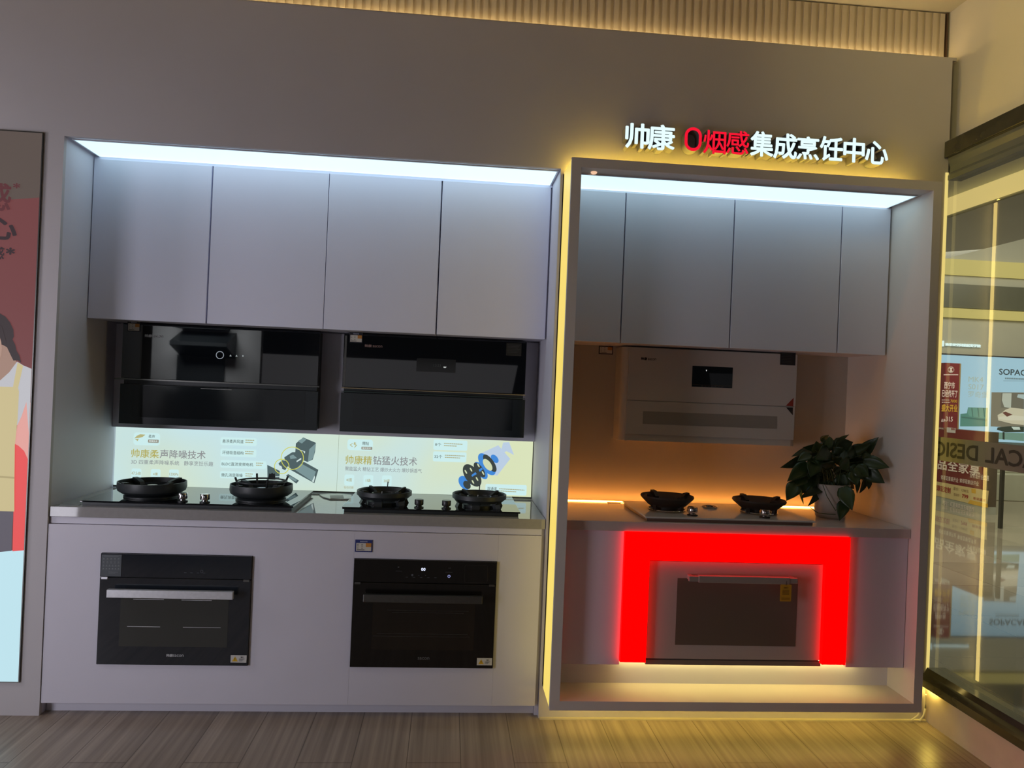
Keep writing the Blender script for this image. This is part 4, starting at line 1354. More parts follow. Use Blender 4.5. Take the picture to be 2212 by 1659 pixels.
for k in range(7):
    q.box(a.x + 0.006, b.x - 0.016 - 0.004 * (k % 2), HY - 0.0118, HY - 0.0113, b.z - 0.012 - k * 0.0072, b.z - 0.0108 - k * 0.0072)
q.build('sticker_print', ink(80, 76, 72), st)
q = MB(); q.poly(px_poly([(1697.5, 876.5), (1714.5, 859), (1713.5, 878)], HY - 0.0108))
q.build('red_corner_sticker', ink(150, 50, 38), up)
q = MB(); q.poly(px_poly([(1698, 880), (1713, 880.5), (1712.5, 897)], HY - 0.0100))
q.build('black_corner_sticker', ink(40, 30, 28), lo)

# ------------------------------------------------------------------ white hob with conical wok rings
ZH = 0.898
h3 = thing('gas_hob', 'white glass gas hob with dark conical wok rings in the portal', 'hob', (1.2, 0.04, ZR))
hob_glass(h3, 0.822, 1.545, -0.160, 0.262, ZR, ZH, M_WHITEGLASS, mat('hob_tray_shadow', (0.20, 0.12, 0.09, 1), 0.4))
M_WOK = mat('brown_black_iron', (0.030, 0.016, 0.010, 1), 0.55, var=0.1, scale=30)


def cone_ring(t, c, R, zb, zt):
    s = MB()
    hh = zt - zb
    s.lathe((c[0], c[1], zb), [(R * 0.62, 0.016), (R * 0.70, 0.020), (R * 0.97, hh - 0.012), (R, hh - 0.006), (R * 0.98, hh), (R * 0.93, hh - 0.002), (R * 0.66, 0.030), (R * 0.58, 0.024), (R * 0.62, 0.016)], 52)
    ps = s.build('pan_support', M_WOK, t)
    for k in range(4):
        a = math.radians(35 + 90 * k)
        ca, sa = math.cos(a), math.sin(a)
        f = MB()
        w = 0.009
        q = [(R * 0.74, 0.026), (R * 0.70, 0.0), (R * 0.58, 0.0), (R * 0.60, 0.022)]
        f.prism([Vector((c[0] + r * ca + sa * w, c[1] + r * sa - ca * w, zb + z)) for r, z in q], (-2 * sa * w, 2 * ca * w, 0))
        f.build('foot', M_WOK, ps)
    for k in range(4):
        b = MB()
        a = math.radians(20 + 90 * k)
        ca, sa = math.cos(a), math.sin(a)
        w = 0.010
        q = [(R * 0.99, hh - 0.008), (R * 0.97, hh + 0.009), (R * 0.80, hh + 0.006), (R * 0.62, hh - 0.016), (R * 0.66, 0.034), (R * 0.80, hh * 0.62)]
        b.prism([Vector((c[0] + r * ca + sa * w, c[1] + r * sa - ca * w, zb + z)) for r, z in q], (-2 * sa * w, 2 * ca * w, 0))
        b.build('support_prong', M_WOK, ps)
    g = MB()
    g.tube([(c[0] + R * 0.69 * math.cos(2 * math.pi * i / 40), c[1] + R * 0.69 * math.sin(2 * math.pi * i / 40), zb + 0.0022) for i in range(40)], 0.0022, 6, True)
    g.build('seat_ring', M_CHROME, t)
    bc = MB()
    bc.lathe((c[0], c[1], zb), [(R * 0.44, 0), (R * 0.46, hh * 0.45), (R * 0.38, hh * 0.62), (R * 0.22, hh * 0.62), (R * 0.20, hh * 0.5), (0.001, hh * 0.5)], 36)
    bc.build('burner', M_WOK, t)


cone_ring(h3, (0.970, 0.045), 0.116, ZH, 0.960)
cone_ring(h3, (1.386, 0.045), 0.116, ZH, 0.955)
M_KR = mat('polished_knob', (0.62, 0.55, 0.53, 1), 0.10, 1.0, var=0)
knob(h3, (1.036, -0.104), 0.021, 0.036, M_KR, ZH, M_WOK)
knob(h3, (1.346, -0.112), 0.021, 0.036, M_KR, ZH, M_WOK)
g = MB()
g.lathe((1.19, 0.12, ZH), [(0.033, 0), (0.034, 0.006), (0.029, 0.009), (0.025, 0.006), (0.024, 0.002), (0.001, 0.002)], 36)
g.build('vent_cap', M_KR, h3)

# ------------------------------------------------------------------ potted pothos
PC = Vector((1.735, 0.085, ZR))
pl = thing('potted_plant', 'dark leafy trailing plant in a pale pot on the portal worktop', 'plant', PC)
p = MB()
p.lathe(PC, [(0.001, 0), (0.058, 0), (0.062, 0.004), (0.076, 0.10), (0.080, 0.135), (0.082, 0.150), (0.077, 0.152), (0.073, 0.135), (0.001, 0.128)], 40)
p.build('pot', mat('pale_ceramic_pot', (0.55, 0.48, 0.42, 1), 0.35), pl)
so = MB(); so.lathe(PC + Vector((0, 0, 0.130)), [(0.072, 0), (0.04, 0.006), (0.001, 0.008)], 24)
so.build('soil', mat('potting_soil', (0.03, 0.02, 0.015, 1), 0.9, var=0.4, scale=60), pl)
M_LEAF = mat('pothos_leaf', (0.026, 0.048, 0.012, 1), 0.38, var=0.25, scale=14)
M_LEAFY = mat('yellowing_leaf', (0.30, 0.26, 0.03, 1), 0.4, var=0.2, scale=14)
M_STEM = mat('pothos_stem', (0.07, 0.09, 0.03, 1), 0.5)


def leaf(base, tip, wid, roll, m, bend=0.18):
    base, tip = Vector(base), Vector(tip)
    d = tip - base
    Ln = d.length
    d.normalize()
    n0 = (CAM - base).normalized()
    n0 = (n0 - d * n0.dot(d)).normalized()
    s0 = d.cross(n0)
    s = s0 * math.cos(roll) + n0 * math.sin(roll)
    n = n0 * math.cos(roll) - s0 * math.sin(roll)
    prof = [(0.0, 0.06), (0.03, 0.55), (0.12, 0.86), (0.28, 1.0), (0.46, 0.93), (0.64, 0.70), (0.80, 0.42), (0.92, 0.17), (1.0, 0.015)]
    vs_, fs_ = [], []
    for t, w in prof:
        c = base + d * (t * Ln) + n * (Ln * bend * (t - t * t) * 1.2)
        back = -d * (Ln * 0.07) if t < 0.05 else Vector((0, 0, 0))
        for k in (-1, -0.5, 0, 0.5, 1):
            vs_.append(c + s * (k * w * wid / 2) + n * (abs(k) * w * wid * 0.13) + (back if abs(k) > 0.4 else Vector((0, 0, 0))))
    for i in range(len(prof) - 1):
        for k in range(4):
            fs_.append((i * 5 + k, i * 5 + k + 1, i * 5 + 6 + k, i * 5 + 5 + k))
    mb = MB()
    mb.add(vs_, fs_, True)
    o = mb.build('leaf', m, pl)
    sm = o.modifiers.new('thick', 'SOLIDIFY')
    sm.thickness = 0.0008
    return o


rnd = random.Random(11)


def zl(px, py, y):
    p = at(1640 + px / 5.82, 900 + py / 5.82, 'y', y)
    while (p.x > 1.925 or p.z < ZR + 0.006) and y > -0.17:      # keep clear of the side panel and the worktop
        y -= 0.01
        p = at(1640 + px / 5.82, 900 + py / 5.82, 'y', y)
    return p


LEAVES = [((800, 320), (875, 228), 95, 0.3), ((960, 400), (1178, 320), 215, 0.0), ((980, 330), (1130, 225), 60, 0.5), ((1150, 430), (1395, 350), 130, -0.3), ((1290, 480), (1503, 258), 150, 0.3),
          ((1330, 560), (1637, 640), 160, 0.2), ((1330, 660), (1580, 838), 175, -0.2), ((740, 380), (545, 385), 95, 0.4), ((700, 420), (405, 502), 105, -0.5), ((560, 520), (262, 642), 130, 0.4),
          ((600, 610), (352, 815), 165, 0.0), ((660, 690), (518, 980), 235, 0.0), ((560, 740), (402, 900), 170, -0.2), ((455, 850), (342, 1058), 165, 0.1), ((800, 860), (522, 1028), 135, -0.2),
          ((775, 900), (610, 1125), 95, 0.5), ((850, 815), (885, 1018), 145, 0.0), ((1010, 860), (940, 948), 90, 0.2), ((1060, 900), (1170, 1178), 175, 0.0), ((930, 985), (1040, 1110), 130, 0.3),
          ((1075, 1070), (1008, 1308), 135, 0.0), ((1240, 790), (1228, 968), 55, 0.2), ((1330, 800), (1260, 965), 70, 0.6), ((1370, 800), (1375, 918), 70, 0.4), ((1030, 640), (1060, 840), 180, 0.1),
          ((700, 560), (640, 760), 170, 0.3), ((900, 520), (820, 700), 190, -0.2), ((1150, 520), (1300, 640), 170, 0.2), ((860, 420), (700, 540), 170, 0.3), ((1040, 430), (1000, 600), 200, -0.1),
          ((1220, 640), (1380, 760), 170, 0.2), ((760, 660), (880, 850), 180, -0.2), ((1180, 700), (1230, 860), 150, 0.1), ((640, 480), (480, 560), 120, -0.3)]
for (bx, by), (tx, ty), w, rl in LEAVES:
    yo = PC.y + rnd.uniform(-0.10, 0.06)
    if ty > 1150:
        yo = -0.035
    leaf(zl(bx, by, yo + 0.02), zl(tx, ty, yo - rnd.uniform(0.0, 0.04)), 1.18 * w / 5.82 * 3.25 / 1630, rl, M_LEAF)
leaf(zl(490, 865, 0.06), zl(558, 1106, 0.05), 0.015, 0.2, M_LEAFY)
leaf(zl(560, 500, 0.12), zl(660, 470, 0.13), 0.022, 0.2, M_LEAFY)
leaf(zl(590, 640, 0.12), zl(560, 690, 0.13), 0.016, 0.2, M_LEAFY)
for k in range(48):
    a = rnd.uniform(0, 2 * math.pi)
    rr = math.sqrt(rnd.random())
    cx, cy = 1000 + 330 * rr * math.cos(a), 580 + 220 * rr * math.sin(a)
    yo = PC.y + rnd.uniform(-0.10, 0.15)
    g = math.atan2(cy - 640, cx - 1000) + rnd.uniform(-0.9, 0.9)
    ll = rnd.uniform(130, 210)
    leaf(zl(cx, cy, yo), zl(cx + ll * math.cos(g), cy + ll * math.sin(g) + 40, yo + rnd.uniform(-0.05, 0.05)), rnd.uniform(0.046, 0.072), rnd.uniform(-0.8, 0.8), M_LEAF)
stm = MB()
for (bx, by), (tx, ty), w, rl in LEAVES:
    e = zl(bx, by, PC.y - 0.02)
    b0 = PC + Vector((rnd.uniform(-0.04, 0.04), rnd.uniform(-0.04, 0.03), 0.133))
    mid = (b0 + e) / 2 + Vector((0, 0, 0.05))
    stm.tube([b0, (b0 + mid) / 2 + Vector((0, 0, 0.02)), mid, e], 0.0016, 5)
stm.build('stem', M_STEM, pl)
st2 = MB()
st2.tube([zl(1060, 1100, 0.0), zl(960, 1180, 0.0), zl(850, 1000, 0.0), zl(800, 860, 0.02)], 0.0018, 5)
st2.tube([zl(640, 1140, 0.02), zl(740, 1212, 0.0), zl(870, 1225, -0.004), zl(960, 1230, -0.005)], 0.0018, 5)
st2.build('trailing_stem', M_STEM, pl)

cp_ = MB(); cp_.prism([at(x, y, 'z', ZR + 0.001) for x, y in ((1311, 1083.5), (1343, 1084), (1340, 1087), (1318, 1086.5), (1315, 1089), (1312, 1086))], (0, 0, -0.0008))
tag(cp_.build('paper_tag', ink(180, 140, 100)), 'small paper tag on the portal worktop left of the white hob', 'tag')

# ------------------------------------------------------------------ illuminated sign characters
SIGN = [('帅', 1352, 1402, 293.5, 52, 'w'), ('康', 1401, 1457, 297, 53, 'w'), ('0', 1479, 1516, 300.5, 51, 'r'), ('烟', 1520, 1568, 307, 50, 'r'), ('感', 1570, 1618, 308, 50, 'r'),
        ('集', 1622, 1670, 311, 52, 'w'), ('成', 1672, 1721, 316, 53, 'w'), ('烹', 1722, 1769, 320, 48, 'w'), ('饪', 1772, 1820, 321.5, 51, 'w'), ('中', 1823, 1867, 324.5, 51, 'w'), ('心', 1870, 1918, 330, 48, 'w')]
G_SW = glow('white_sign_face', (0.78, 0.97, 0.97, 1), 1.05)
G_SR = glow('red_sign_face', (1.0, 0.006, 0.035, 1), 0.92)
M_RET = mat('grey_letter_return', (0.20, 0.20, 0.21, 1), 0.45)
names = ['first white glowing sign character, leftmost over the portal', 'second white glowing sign character, just before the red zero',
         'red glowing zero in the sign over the portal', 'red glowing sign character right after the red zero', 'red glowing sign character just before the six white ones',
         'first white glowing sign character after the red ones', 'second white glowing sign character after the red ones', 'third white glowing sign character after the red ones',
         'third white glowing sign character from the right end', 'white glowing sign character shaped like a box with a vertical bar', 'last white glowing sign character, rightmost over the portal']
YS = -0.058
for (ch, a, b, cy, hp, c), lab in zip(SIGN, names):
    p, q = at(a, cy, 'y', YS), at(b, cy, 'y', YS)
    d = ((p + q) / 2 - CAM).dot(_f)
    wv, hv = q.x - p.x, hp * d / F_PX
    o = ((p.x + q.x) / 2, YS, (p.z + q.z) / 2)
    t = thing('sign_character', lab, 'sign', (o[0], -0.001, o[2] - hv / 2), 'illuminated characters of the sign above the portal')
    bold = 0.024 if c == 'w' else 0.011
    if ch == '0':
        R1, R2 = MB(), MB()
        outer = rrect(p.x, q.x, o[2] - hv / 2, o[2] + hv / 2, YS, (q.x - p.x) / 2 - 0.001, 10)
        wd = 0.0125
        inner = rrect(p.x + wd, q.x - wd, o[2] - hv / 2 + wd, o[2] + hv / 2 - wd, YS, (q.x - p.x) / 2 - wd - 0.001, 10)
        n = len(outer)
        R1.add(outer + inner, [(i, (i + 1) % n, (i + 1) % n + n, i + n) for i in range(n)])
        pts = [Vector(v) + Vector((0, 0.0012, 0)) for v in outer + inner]
        bk = [v + Vector((0, 0.053, 0)) for v in pts]
        N2 = 2 * n
        R2.add(pts + bk, [(i, (i + 1) % n, (i + 1) % n + n, i + n) for i in range(n)] +
               [(i, (i + 1) % n, (i + 1) % n + N2, i + N2) for i in range(n)] + [(i + n, (i + 1) % n + n, (i + 1) % n + n + N2, i + n + N2) for i in range(n)])
        R1.build('lit_face', G_SR, t)
        R2.build('letter_return', M_RET, t)
    else:
        MB().text(ch, o, wv, hv, bold=bold).build('lit_face', G_SW if c == 'w' else G_SR, t)
        MB().text(ch, (o[0], YS + 0.0012, o[2]), wv, hv, bold=bold, thick=(0, 0.054, 0)).build('letter_return', M_RET, t)

# ------------------------------------------------------------------ backlit poster on the left
YPO = -0.006
LX0, LX1, LZ0, LZ1 = -2.45, -1.6767, 0.139, 2.3485
po = thing('poster_light_box', 'tall backlit poster of a person in a beige apron at the left edge', 'light box', ((LX0 + LX1) / 2, -0.003, LZ0))
B(LX0, LX1, YPO, -0.0005, LZ0, LZ1).build('backing', glow('poster_brown_top', rgb(90, 79, 74), 1.0), po)
f = MB()
f.box(LX1, LX1 + 0.004, YPO - 0.002, -0.0005, LZ0 - 0.004, LZ1 + 0.004)
f.box(LX0, LX1, YPO - 0.002, -0.0005, LZ1, LZ1 + 0.004)
f.box(LX0, LX1, YPO - 0.002, -0.0005, LZ0 - 0.004, LZ0)
f.build('edge_frame', M_DARKSTEEL, po)


def lay(k):
    return YPO - 0.0006 * k


def clipx(pts, y):
    out = []
    for a, b in pts:
        v = at(a, b, 'y', y)
        out.append(Vector((max(LX0 + 0.0005, min(v.x, LX1 - 0.0005)), y, v.z)))
    return out


def flat(name, pts, k, col, s=1.0):
    mb = MB()
    mb.poly(clipx(pts, lay(k)))
    return mb.build(name, prnt(*col, s), po)


flat('printed_red_ground', [(-420, 436), (10, 432), (90, 427), (53, 1189), (-420, 1202)], 1, (112, 65, 66))
flat('printed_lit_base', [(-420, 1201), (60, 1188.5), (50, 1473), (-420, 1473)], 2, (190, 226, 236))
flat('printed_pink_shape', [(38, 912), (57, 868), (70, 870), (64, 1000), (45, 975), (31, 962)], 2, (222, 160, 152))
flat('printed_red_shape', [(31, 958), (40, 963), (52, 974), (64, 992), (60, 1189), (27, 1191), (29, 1105)], 3, (226, 84, 84))
def oval_px(cx, cy, rx, ry, n=26):
    return [(cx + rx * math.cos(2 * math.pi * i / n), cy + ry * math.sin(2 * math.pi * i / n)) for i in range(n)]


flat('printed_trousers', [(-150, 1100), (29, 1104), (26, 1150), (25, 1190), (-150, 1206)], 4, (92, 88, 98))
flat('printed_neck', [(-80, 760), (0, 745), (14, 745), (24, 765), (37, 783), (24, 804), (8, 818), (-4, 828), (-50, 850), (-90, 800)], 4, (158, 128, 115))
flat('printed_shirt', [(-200, 900), (-140, 800), (-95, 790), (-50, 852), (0, 822), (20, 804), (37, 781), (50, 789), (76, 797), (70, 880), (66, 935), (62, 935), (57, 868), (47, 898), (38, 918), (-190, 960)], 5, (186, 186, 192))
flat('printed_hair', [(-118, 790), (-125, 730), (-105, 690), (-70, 668), (-30, 668), (0, 677), (12, 684), (22, 697), (29, 712), (30, 727), (27, 733), (33, 745), (36, 758), (42, 768), (46, 784), (38, 778), (29, 779), (22, 765), (15, 750), (-40, 720), (-95, 760)], 6, (57, 49, 51))
flat('printed_face', oval_px(-42, 752, 46, 56), 7, (172, 140, 126))
flat('printed_fringe', [(-96, 760), (-100, 715), (-70, 684), (-20, 684), (4, 705), (13, 738), (-10, 712), (-40, 702), (-72, 716)], 8, (57, 49, 51))
for ex_ in (-62, -22):
    flat('printed_eye', oval_px(ex_, 750, 6, 2.6, 14), 8, (60, 48, 46))
flat('printed_nose', [(-44, 754), (-40, 754), (-37, 770), (-47, 770)], 8, (158, 124, 112))
flat('printed_mouth', oval_px(-42, 784, 11, 3.4, 16), 8, (160, 84, 82))
flat('printed_apron', [(-170, 838), (-112, 832), (28, 836), (38, 783), (50, 790), (39, 838), (41, 846), (38, 905), (32, 962), (31, 1050), (31, 1105), (-165, 1099)], 9, (198, 184, 138))
flat('printed_apron_pocket', [(-150, 1018), (31, 1030), (31, 1034), (-150, 1022)], 10, (172, 158, 116))
q = MB()
px_text(q, '感', (-34, 424), (23, 426), 58, lay(8), 0.02); px_text(q, '*', (29, 401), (43, 401.5), 11, lay(8), 0.02)
q.build('printed_dark_red_lettering', prnt(88, 48, 52), po)
q = MB()
px_text(q, '心', (-30, 492), (35, 494), 46, lay(8), 0.03); px_text(q, '感', (-20, 546), (9, 547), 27, lay(8), 0.02); px_text(q, '*', (14, 542), (31, 543), 14, lay(8), 0.03)
q.build('printed_dark_lettering', prnt(54, 42, 46), po)

# ------------------------------------------------------------------ mall corridor behind the glass
struct('floor_mall', B(2.26, 16, -6, 14, -0.06, 0.0), mall_floor())
M_MC = mat('mall_ceiling_paint', (0.70, 0.72, 0.68, 1), 0.7, var=0.03, scale=2)
cm = MB()
cm.box(2.30, 4.0, -6, 7.8, 3.10, 3.16)
cm.box(4.0, 4.06, -6, 7.8, 2.93, 3.16)
cm.box(4.06, 5.05, -6, 7.8, 2.93, 2.97)
cm.box(5.05, 5.10, -6, 7.8, 2.93, 3.2)
cm.box(4.0, 16, -6, 14, 5.0, 5.05)
struct('ceiling_mall', cm, M_MC)
cl = B(3.990, 3.998, -6, 12, 2.955, 3.095)
G_MB = glow('cream_cove_band', rgb(226, 200, 128), 0.95)
G_MB2 = glow('cream_ceiling_band', rgb(205, 188, 112), 0.9)
tag(cl.build('cove_light', G_MB), 'nearest glowing cream cove band of the mall ceiling, above the glass', 'light')
FY = 8.0
fac = MB()
fac.box(4.5, 16, FY, FY + 0.1, 2.16, 5.0)
fac.box(4.5, 16, FY + 0.05, FY + 0.1, 0.0, 2.16)
struct('wall_mall', fac, mat('olive_mall_fascia', (0.36, 0.35, 0.28, 1), 0.6, var=0.04, scale=1.5))
for z0, z1, lab in ((3.44, 3.68, 'upper cream light band on the far mall facade'), (2.775, 2.915, 'lower cream light band on the far mall facade above the shop sign')):
    t = B(4.5, 15, FY - 0.06, FY - 0.002, z0, z1).build('light_band', G_MB2)
    tag(t, lab, 'light')
dk = MB(); dk.box(4.5, 15, FY - 0.03, FY - 0.002, 2.93, 3.30); 
struct('trim_10', dk, mat('dark_olive_panel', (0.10, 0.10, 0.07, 1), 0.3))
struct('wall_mall_side', B(15.0, 15.1, -6, FY, 0, 5), mat('mall_side_wall', (0.3, 0.29, 0.24, 1), 0.7))

# lit shop sign letters
def far_char(s, a, b, hp, y, lab, m, depth=0.03, bold=0.02):
    p, q = at(*a, 'y', y), at(*b, 'y', y)
    d = ((p + q) / 2 - CAM).dot(_f)
    t = thing('shop_sign', lab, 'sign', ((p.x + q.x) / 2, y, (p.z + q.z) / 2))
    MB().text(s, ((p.x + q.x) / 2, y, (p.z + q.z) / 2), q.x - p.x, hp * d / F_PX, bold=bold, thick=(0, depth, 0)).build('lettering', m, t)


far_char('DESIGN', (1975, 739), (2039, 742), 11.5, FY - 0.04, 'large white lit latin letters partly hidden by the portal on the far shop fascia', G_SW, bold=0.03)
far_char('索菲亚空间家居美学馆', (2044, 743.6), (2119, 747.5), 6.2, FY - 0.04, 'row of small white lit characters on the far shop fascia', G_SW, bold=0.0)

# backlit shop display wall
def AZ(px, py, y=FY - 0.03):
    return at(px, py, 'y', y)


p0 = AZ(2000, 955); p1 = AZ(2260, 768)
dw = thing('display_light_wall', 'pale blue backlit display wall with furniture prints across the mall', 'display wall', ((p0.x + p1.x) / 2, FY - 0.02, 0.86))
ztop = AZ(2120, 770).z
B(7.3, 10.2, FY - 0.03, FY - 0.002, 0.86, ztop).build('lit_panel', glow('pale_blue_display', rgb(168, 206, 226), 0.95), dw)
B(7.3, 10.2, FY - 0.045, FY - 0.002, ztop, ztop + 0.02).build('top_trim', M_DARKGAP, dw)
Yd = FY - 0.034


def S8(px, py):   # coordinates read off the close-up of the display
    return (1990 + px / 6.914, 720 + py / 6.914)


def dp(name, pts, k, col, s=0.95):
    mb = MB()
    mb.poly(px_poly([S8(*p) for p in pts], Yd - 0.004 * k))
    return mb.build(name, prnt(*col, s), dw)


dp('printed_room_photo', [(1050, 880), (1535, 885), (1535, 1420), (1035, 1390)], 0, (128, 122, 104))
dp('printed_room_wall', [(1195, 890), (1535, 890), (1535, 1130), (1190, 1110)], 1, (112, 108, 94))
dp('printed_room_art', [(1215, 895), (1350, 895), (1340, 1120), (1240, 1100), (1205, 1000)], 2, (186, 190, 176))
dp('printed_room_lamp', [(1445, 910), (1535, 912), (1535, 985), (1430, 955)], 2, (176, 192, 190))
dp('printed_white_sofa', [(1140, 1220), (1200, 1190), (1260, 1140), (1340, 1110), (1535, 1130), (1535, 1370), (1350, 1350), (1150, 1300)], 3, (206, 198, 172))
dp('printed_sofa_seat', [(1150, 1250), (1350, 1225), (1535, 1240), (1535, 1300), (1300, 1300), (1160, 1280)], 4, (216, 210, 188))
dp('printed_brown_cushion', [(1210, 1185), (1260, 1170), (1365, 1215), (1280, 1245)], 5, (108, 66, 56))
dp('printed_green_sofa', [(585, 1205), (680, 1195), (700, 1105), (995, 1115), (990, 1390), (580, 1390)], 1, (84, 134, 122))
dp('printed_sofa_back', [(690, 1190), (710, 1110), (985, 1120), (985, 1275), (720, 1235)], 2, (100, 150, 136))
for k, xx in enumerate((745, 835, 920)):
    dp('printed_sofa_seam', [(xx, 1115), (xx + 22, 1118), (xx + 34, 1250), (xx + 20, 1250)], 3, (70, 116, 106))
dp('printed_sofa_fold', [(600, 1240), (985, 1290), (985, 1310), (600, 1262)], 3, (66, 110, 102))
dp('printed_coffee_table', [(1140, 1405), (1350, 1385), (1535, 1395), (1535, 1475), (1260, 1480), (1130, 1440)], 5, (52, 62, 52))
dp('printed_table_leg', [(1215, 1475), (1245, 1475), (1245, 1590), (1215, 1585)], 5, (44, 54, 46))
dp('printed_table_rug', [(1100, 1480), (1535, 1490), (1535, 1610), (1100, 1575)], 4, (112, 146, 132))
dp('printed_book', [(1345, 1395), (1470, 1400), (1480, 1440), (1380, 1440)], 6, (196, 210, 198))
dp('printed_headboard', [(215, 495), (330, 500), (310, 830), (205, 800)], 0, (128, 150, 140))
dp('printed_foliage', [(210, 660), (310, 640), (305, 800), (205, 805)], 1, (112, 152, 72))
dp('printed_blue_bed', [(200, 815), (300, 850), (300, 1140), (190, 1140)], 1, (132, 156, 206))
dp('printed_striped_rug', [(200, 1055), (300, 1045), (300, 1135), (190, 1135)], 2, (66, 80, 128))
dp('printed_pink_stool', [(185, 1250), (300, 1255), (300, 1345), (185, 1345)], 1, (190, 160, 170))
q = MB()
px_text(q, 'SOPACAL', S8(1165, 570), S8(1720, 600), 12.5, Yd - 0.004, 0.02)
q.build('printed_dark_lettering', prnt(62, 74, 78, 0.95), dw)
q = MB()
micro(q, S8(1250, 662), S8(1600, 676), Yd - 0.004, 1, 3.2)
q.poly(px_poly([S8(1225, 707), S8(1600, 708), S8(1600, 714), S8(1225, 713)], Yd - 0.004))
q.build('printed_grey_lettering', prnt(120, 142, 150, 0.95), dw)
q = MB()
px_text(q, 'MK4', S8(706, 685), S8(925, 690), 11.5, Yd - 0.004, 0.0)
px_text(q, 'S017', S8(704, 798), S8(935, 803), 11.5, Yd - 0.004, 0.0)
px_text(q, '罗奇堡', S8(700, 910), S8(1000, 915), 13, Yd - 0.004, 0.0)
q.build('printed_beige_lettering', prnt(172, 186, 174, 0.95), dw)

# red standing pylon
PY_ = 7.35
a = at(S8(290, 1480)[0], S8(290, 1480)[1], 'y', PY_); b = at(S8(597, 445)[0], S8(597, 445)[1], 'y', PY_)
py = thing('pylon_sign', 'tall red standing sign with round emblem and brush lettering in the mall', 'sign', ((a.x + b.x) / 2, PY_ + 0.1, 0))
pz = at(*S8(460, 445), 'y', PY_).z
B(a.x + 0.03, b.x - 0.02, PY_, PY_ + 0.22, 0.0, pz).build('panel', ink(118, 42, 48), py)
B(b.x - 0.02, b.x, PY_, PY_ + 0.22, 0.0, pz).build('gold_edge', ink(150, 130, 90), py)
q = MB()
c = S8(445, 543)
ring_px(q, c[0], c[1], 6.9, 0.9, PY_ - 0.004)
q.poly(px_poly([S8(415, 510), S8(475, 510), S8(455, 545), S8(478, 580), S8(412, 580), S8(435, 545)], PY_ - 0.004))
q.build('emblem', ink(214, 196, 190), py)
q = MB()
px_text(q, '西宁市', S8(345, 775), S8(500, 778), 15, PY_ - 0.004, 0.03)
px_text(q, '已经传开了', S8(312, 898), S8(540, 902), 15, PY_ - 0.004, 0.03)
px_text(q, '315', S8(368, 1280), S8(470, 1282), 10, PY_ - 0.004, 0.03)
px_text(q, '品牌', S8(300, 1300), S8(360, 1301), 6, PY_ - 0.004, 0.03)
q.poly(px_poly([S8(335, 612), S8(552, 612), S8(552, 626), S8(335, 626)], PY_ - 0.004))
for k in range(2):
    micro(q, S8(308, 990 + 34 * k), S8(430, 992 + 34 * k), PY_ - 0.004, 1)
q.build('white_lettering', ink(214, 190, 186), py)
q = MB()
px_text(q, '7000', S8(436, 1012), S8(535, 1014), 6, PY_ - 0.004, 0.02)
px_text(q, '盛大开业', S8(306, 1115), S8(540, 1118), 15.5, PY_ - 0.004, 0.03)
q.build('gold_lettering', ink(206, 160, 60), py)

# red promotion counter, its printed face towards the glass
KX, KY0, KY1 = 7.0, 7.1, 6.09


def kz(px, py):
    return at(px, py, 'x', KX)


YZ = (Vector((0, -1, 0)), Vector((0, 0, 1)))
kt = 1.075
ko = thing('promotion_counter', 'low red promotion counter with offer text, standing on the mall floor', 'counter', (KX + 0.1, (KY0 + KY1) / 2, 0))
B(KX, KX + 0.16, KY1, KY0 + 0.2, 0.10, kt).build('box', mat('dark_brown_counter', (0.09, 0.07, 0.05, 1), 0.4), ko)
B(KX - 0.002, KX + 0.16, KY1, KY0 + 0.2, 0.0, 0.10).build('plinth', mat('pale_counter_plinth', (0.35, 0.36, 0.30, 1), 0.3), ko)
B(KX - 0.004, KX - 0.0005, KY1, KY0 + 0.2, 0.10, kt).build('red_face', ink(112, 30, 34), ko)


def ktext(mb, s, a, b, hp, bold=0.01):
    p, q = kz(*a), kz(*b)
    d = ((p + q) / 2 - CAM).dot(_f)
    mb.text(s, (KX - 0.009, (p.y + q.y) / 2, (p.z + q.z) / 2), abs(p.y - q.y), hp * d / F_PX, ax=YZ, bold=bold)


def kquad(mb, pts, off=0.006):
    mb.poly([Vector((KX - off, v.y, v.z)) for v in [kz(*p) for p in pts]])


def K6(px, py):
    return (1990 + px / 6.635, 1000 + py / 6.635)


q = MB()
kquad(q, [K6(165, 255), K6(975, 400), K6(950, 640), K6(155, 455)])
q.build('cream_offer_field', ink(206, 186, 132), ko)
q = MB()
ktext(q, '索菲亚重装开业', K6(290, 205), K6(540, 250), 9.5); ktext(q, '索菲亚新店开业', K6(560, 250), K6(832, 300), 9.5)
ktext(q, '地址：红星美凯龙五楼西厅', K6(315, 570), K6(770, 660), 10.5)
ktext(q, '品全家享', K6(250, 20), K6(850, 95), 24, 0.02)
ktext(q, '没有谁开业优惠', K6(705, 170), K6(980, 225), 11, 0.01)
ktext(q, '索菲亚 SOPACAL', (2019, 924), (2040, 926), 4, 0.02)
q.build('white_lettering', ink(226, 212, 202), ko)
q = MB()
kquad(q, [(2046, 923), (2065, 924.5), (2065, 935.5), (2046, 934)])
q.build('logo_card', ink(206, 200, 200), ko)
q = MB()
ktext(q, '索菲亚', (2056, 926.5), (2064, 927.3), 4, 0.03)
ktext(q, '索菲亚定制', K6(190, 345), K6(428, 400), 12, 0.03)
ktext(q, '799', K6(595, 470), K6(680, 490), 7.5, 0.04)
ktext(q, '新装盛惠', K6(755, 505), K6(935, 540), 6, 0.01)
q.build('red_lettering', ink(150, 40, 34), ko)
q = MB()
ktext(q, '原价：1398元', K6(470, 365), K6(688, 408), 7, 0.0); ktext(q, '活动价：', K6(470, 450), K6(570, 468), 6.5, 0.0)
q.build('brown_lettering', ink(120, 84, 60), ko)
q = MB()
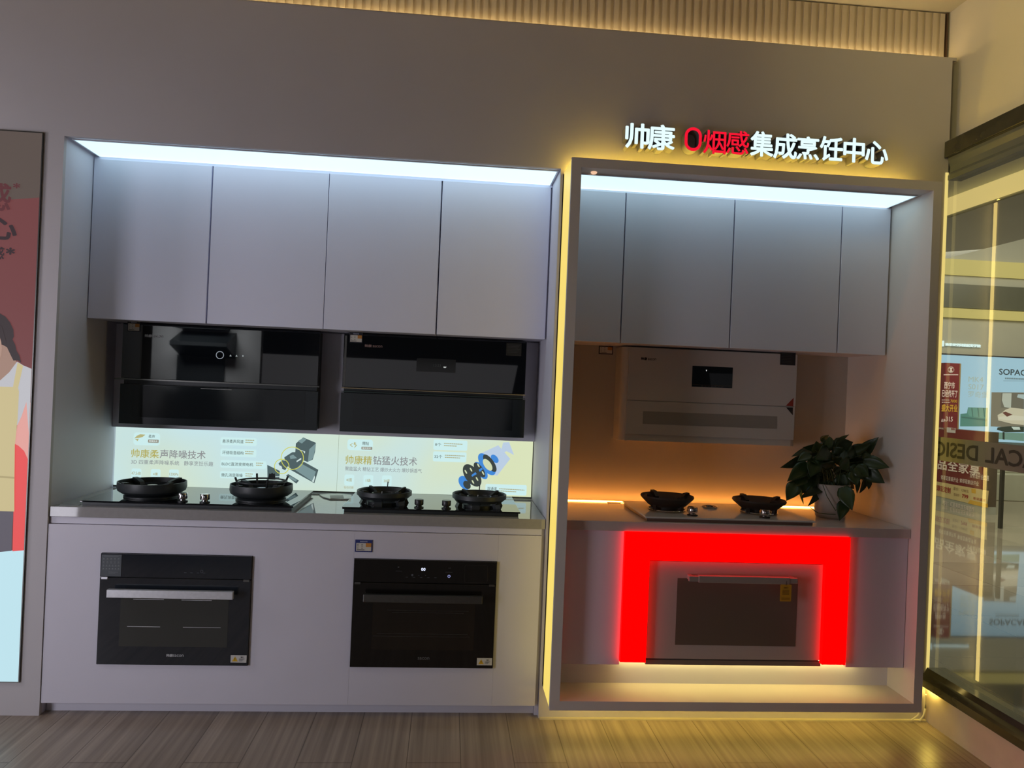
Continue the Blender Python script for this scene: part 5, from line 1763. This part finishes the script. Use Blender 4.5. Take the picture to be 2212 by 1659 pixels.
kquad(q, [K6(705, 530), K6(965, 590), K6(960, 645), K6(675, 580)], 0.008)
kquad(q, [K6(725, 370), K6(790, 375), K6(790, 440), K6(730, 430)], 0.008)
q.build('gold_ribbon', ink(206, 160, 46), ko)

# glass door leaf post and low white table further right
dpz = at(2163, 1142, 'z', 0)
dpo = MB(); dpo.box(dpz.x - 0.018, dpz.x + 0.018, dpz.y, dpz.y + 0.036, 0, at(2163, 990, 'y', dpz.y).z)
tag(dpo.build('door_post', mat('dark_metal_post', (0.04, 0.04, 0.032, 1), 0.3)), 'slim dark metal post right of the red promotion counter in the mall', 'post')
tb = MB(); tb.box(7.9, 10.2, FY - 0.5, FY - 0.05, 0.0, 0.40); tb.box(7.9, 10.2, FY - 0.25, FY - 0.05, 0.40, 0.72)
tag(tb.build('display_plinth', mat('olive_plinth', (0.42, 0.42, 0.32, 1), 0.4), bevel=0.01), 'stepped olive plinth below the far backlit display wall', 'plinth')

# frosted sticker band on the glass, read from outside
fb = thing('glass_sticker', 'frosted sticker band with mirrored dark lettering across the shop glass', 'sticker', (GX - 0.001, -1.4, 1.16))
za = (at(2018, 945, 'x', GX).z + at(2212, 960, 'x', GX).z) / 2
zb_ = (at(2012, 992, 'x', GX).z + at(2212, 1022, 'x', GX).z) / 2
B(GX - 0.0022, GX - 0.0008, -3.0, 0.08, zb_, za).build('film', mat('frosted_film', (0.25, 0.25, 0.20, 1), 0.9, spec=0.1), fb)
M_FILMINK = mat('dark_film_lettering', (0.075, 0.075, 0.06, 1), 0.9, spec=0.1)
YZm = (Vector((0, 1, 0)), Vector((0, 0, 1)))
q = MB()
yD, yG = at(2112, 1000, 'x', GX).y, at(2021, 985, 'x', GX).y
lh = 0.062
wG = (yG - yD)
q.text('DESIG', (GX - 0.0034, (yD + yG) / 2, (za + zb_) / 2), wG, lh, ax=YZm, bold=0.02)
q.build('mirrored_lettering', M_FILMINK, fb); q = MB()
q.text('N', (GX - 0.0034, yG + wG * 0.14, (za + zb_) / 2), wG * 0.19, lh, ax=YZm, bold=0.02)
yA = at(2130, 1000, 'x', GX).y
q.build('mirrored_lettering', M_FILMINK, fb); q = MB()
q.text('SOPACAL', (GX - 0.0034, yA - wG * 0.85, (za + zb_) / 2), wG * 1.7, lh, ax=YZm, bold=0.02)
q.build('mirrored_lettering', M_FILMINK, fb)
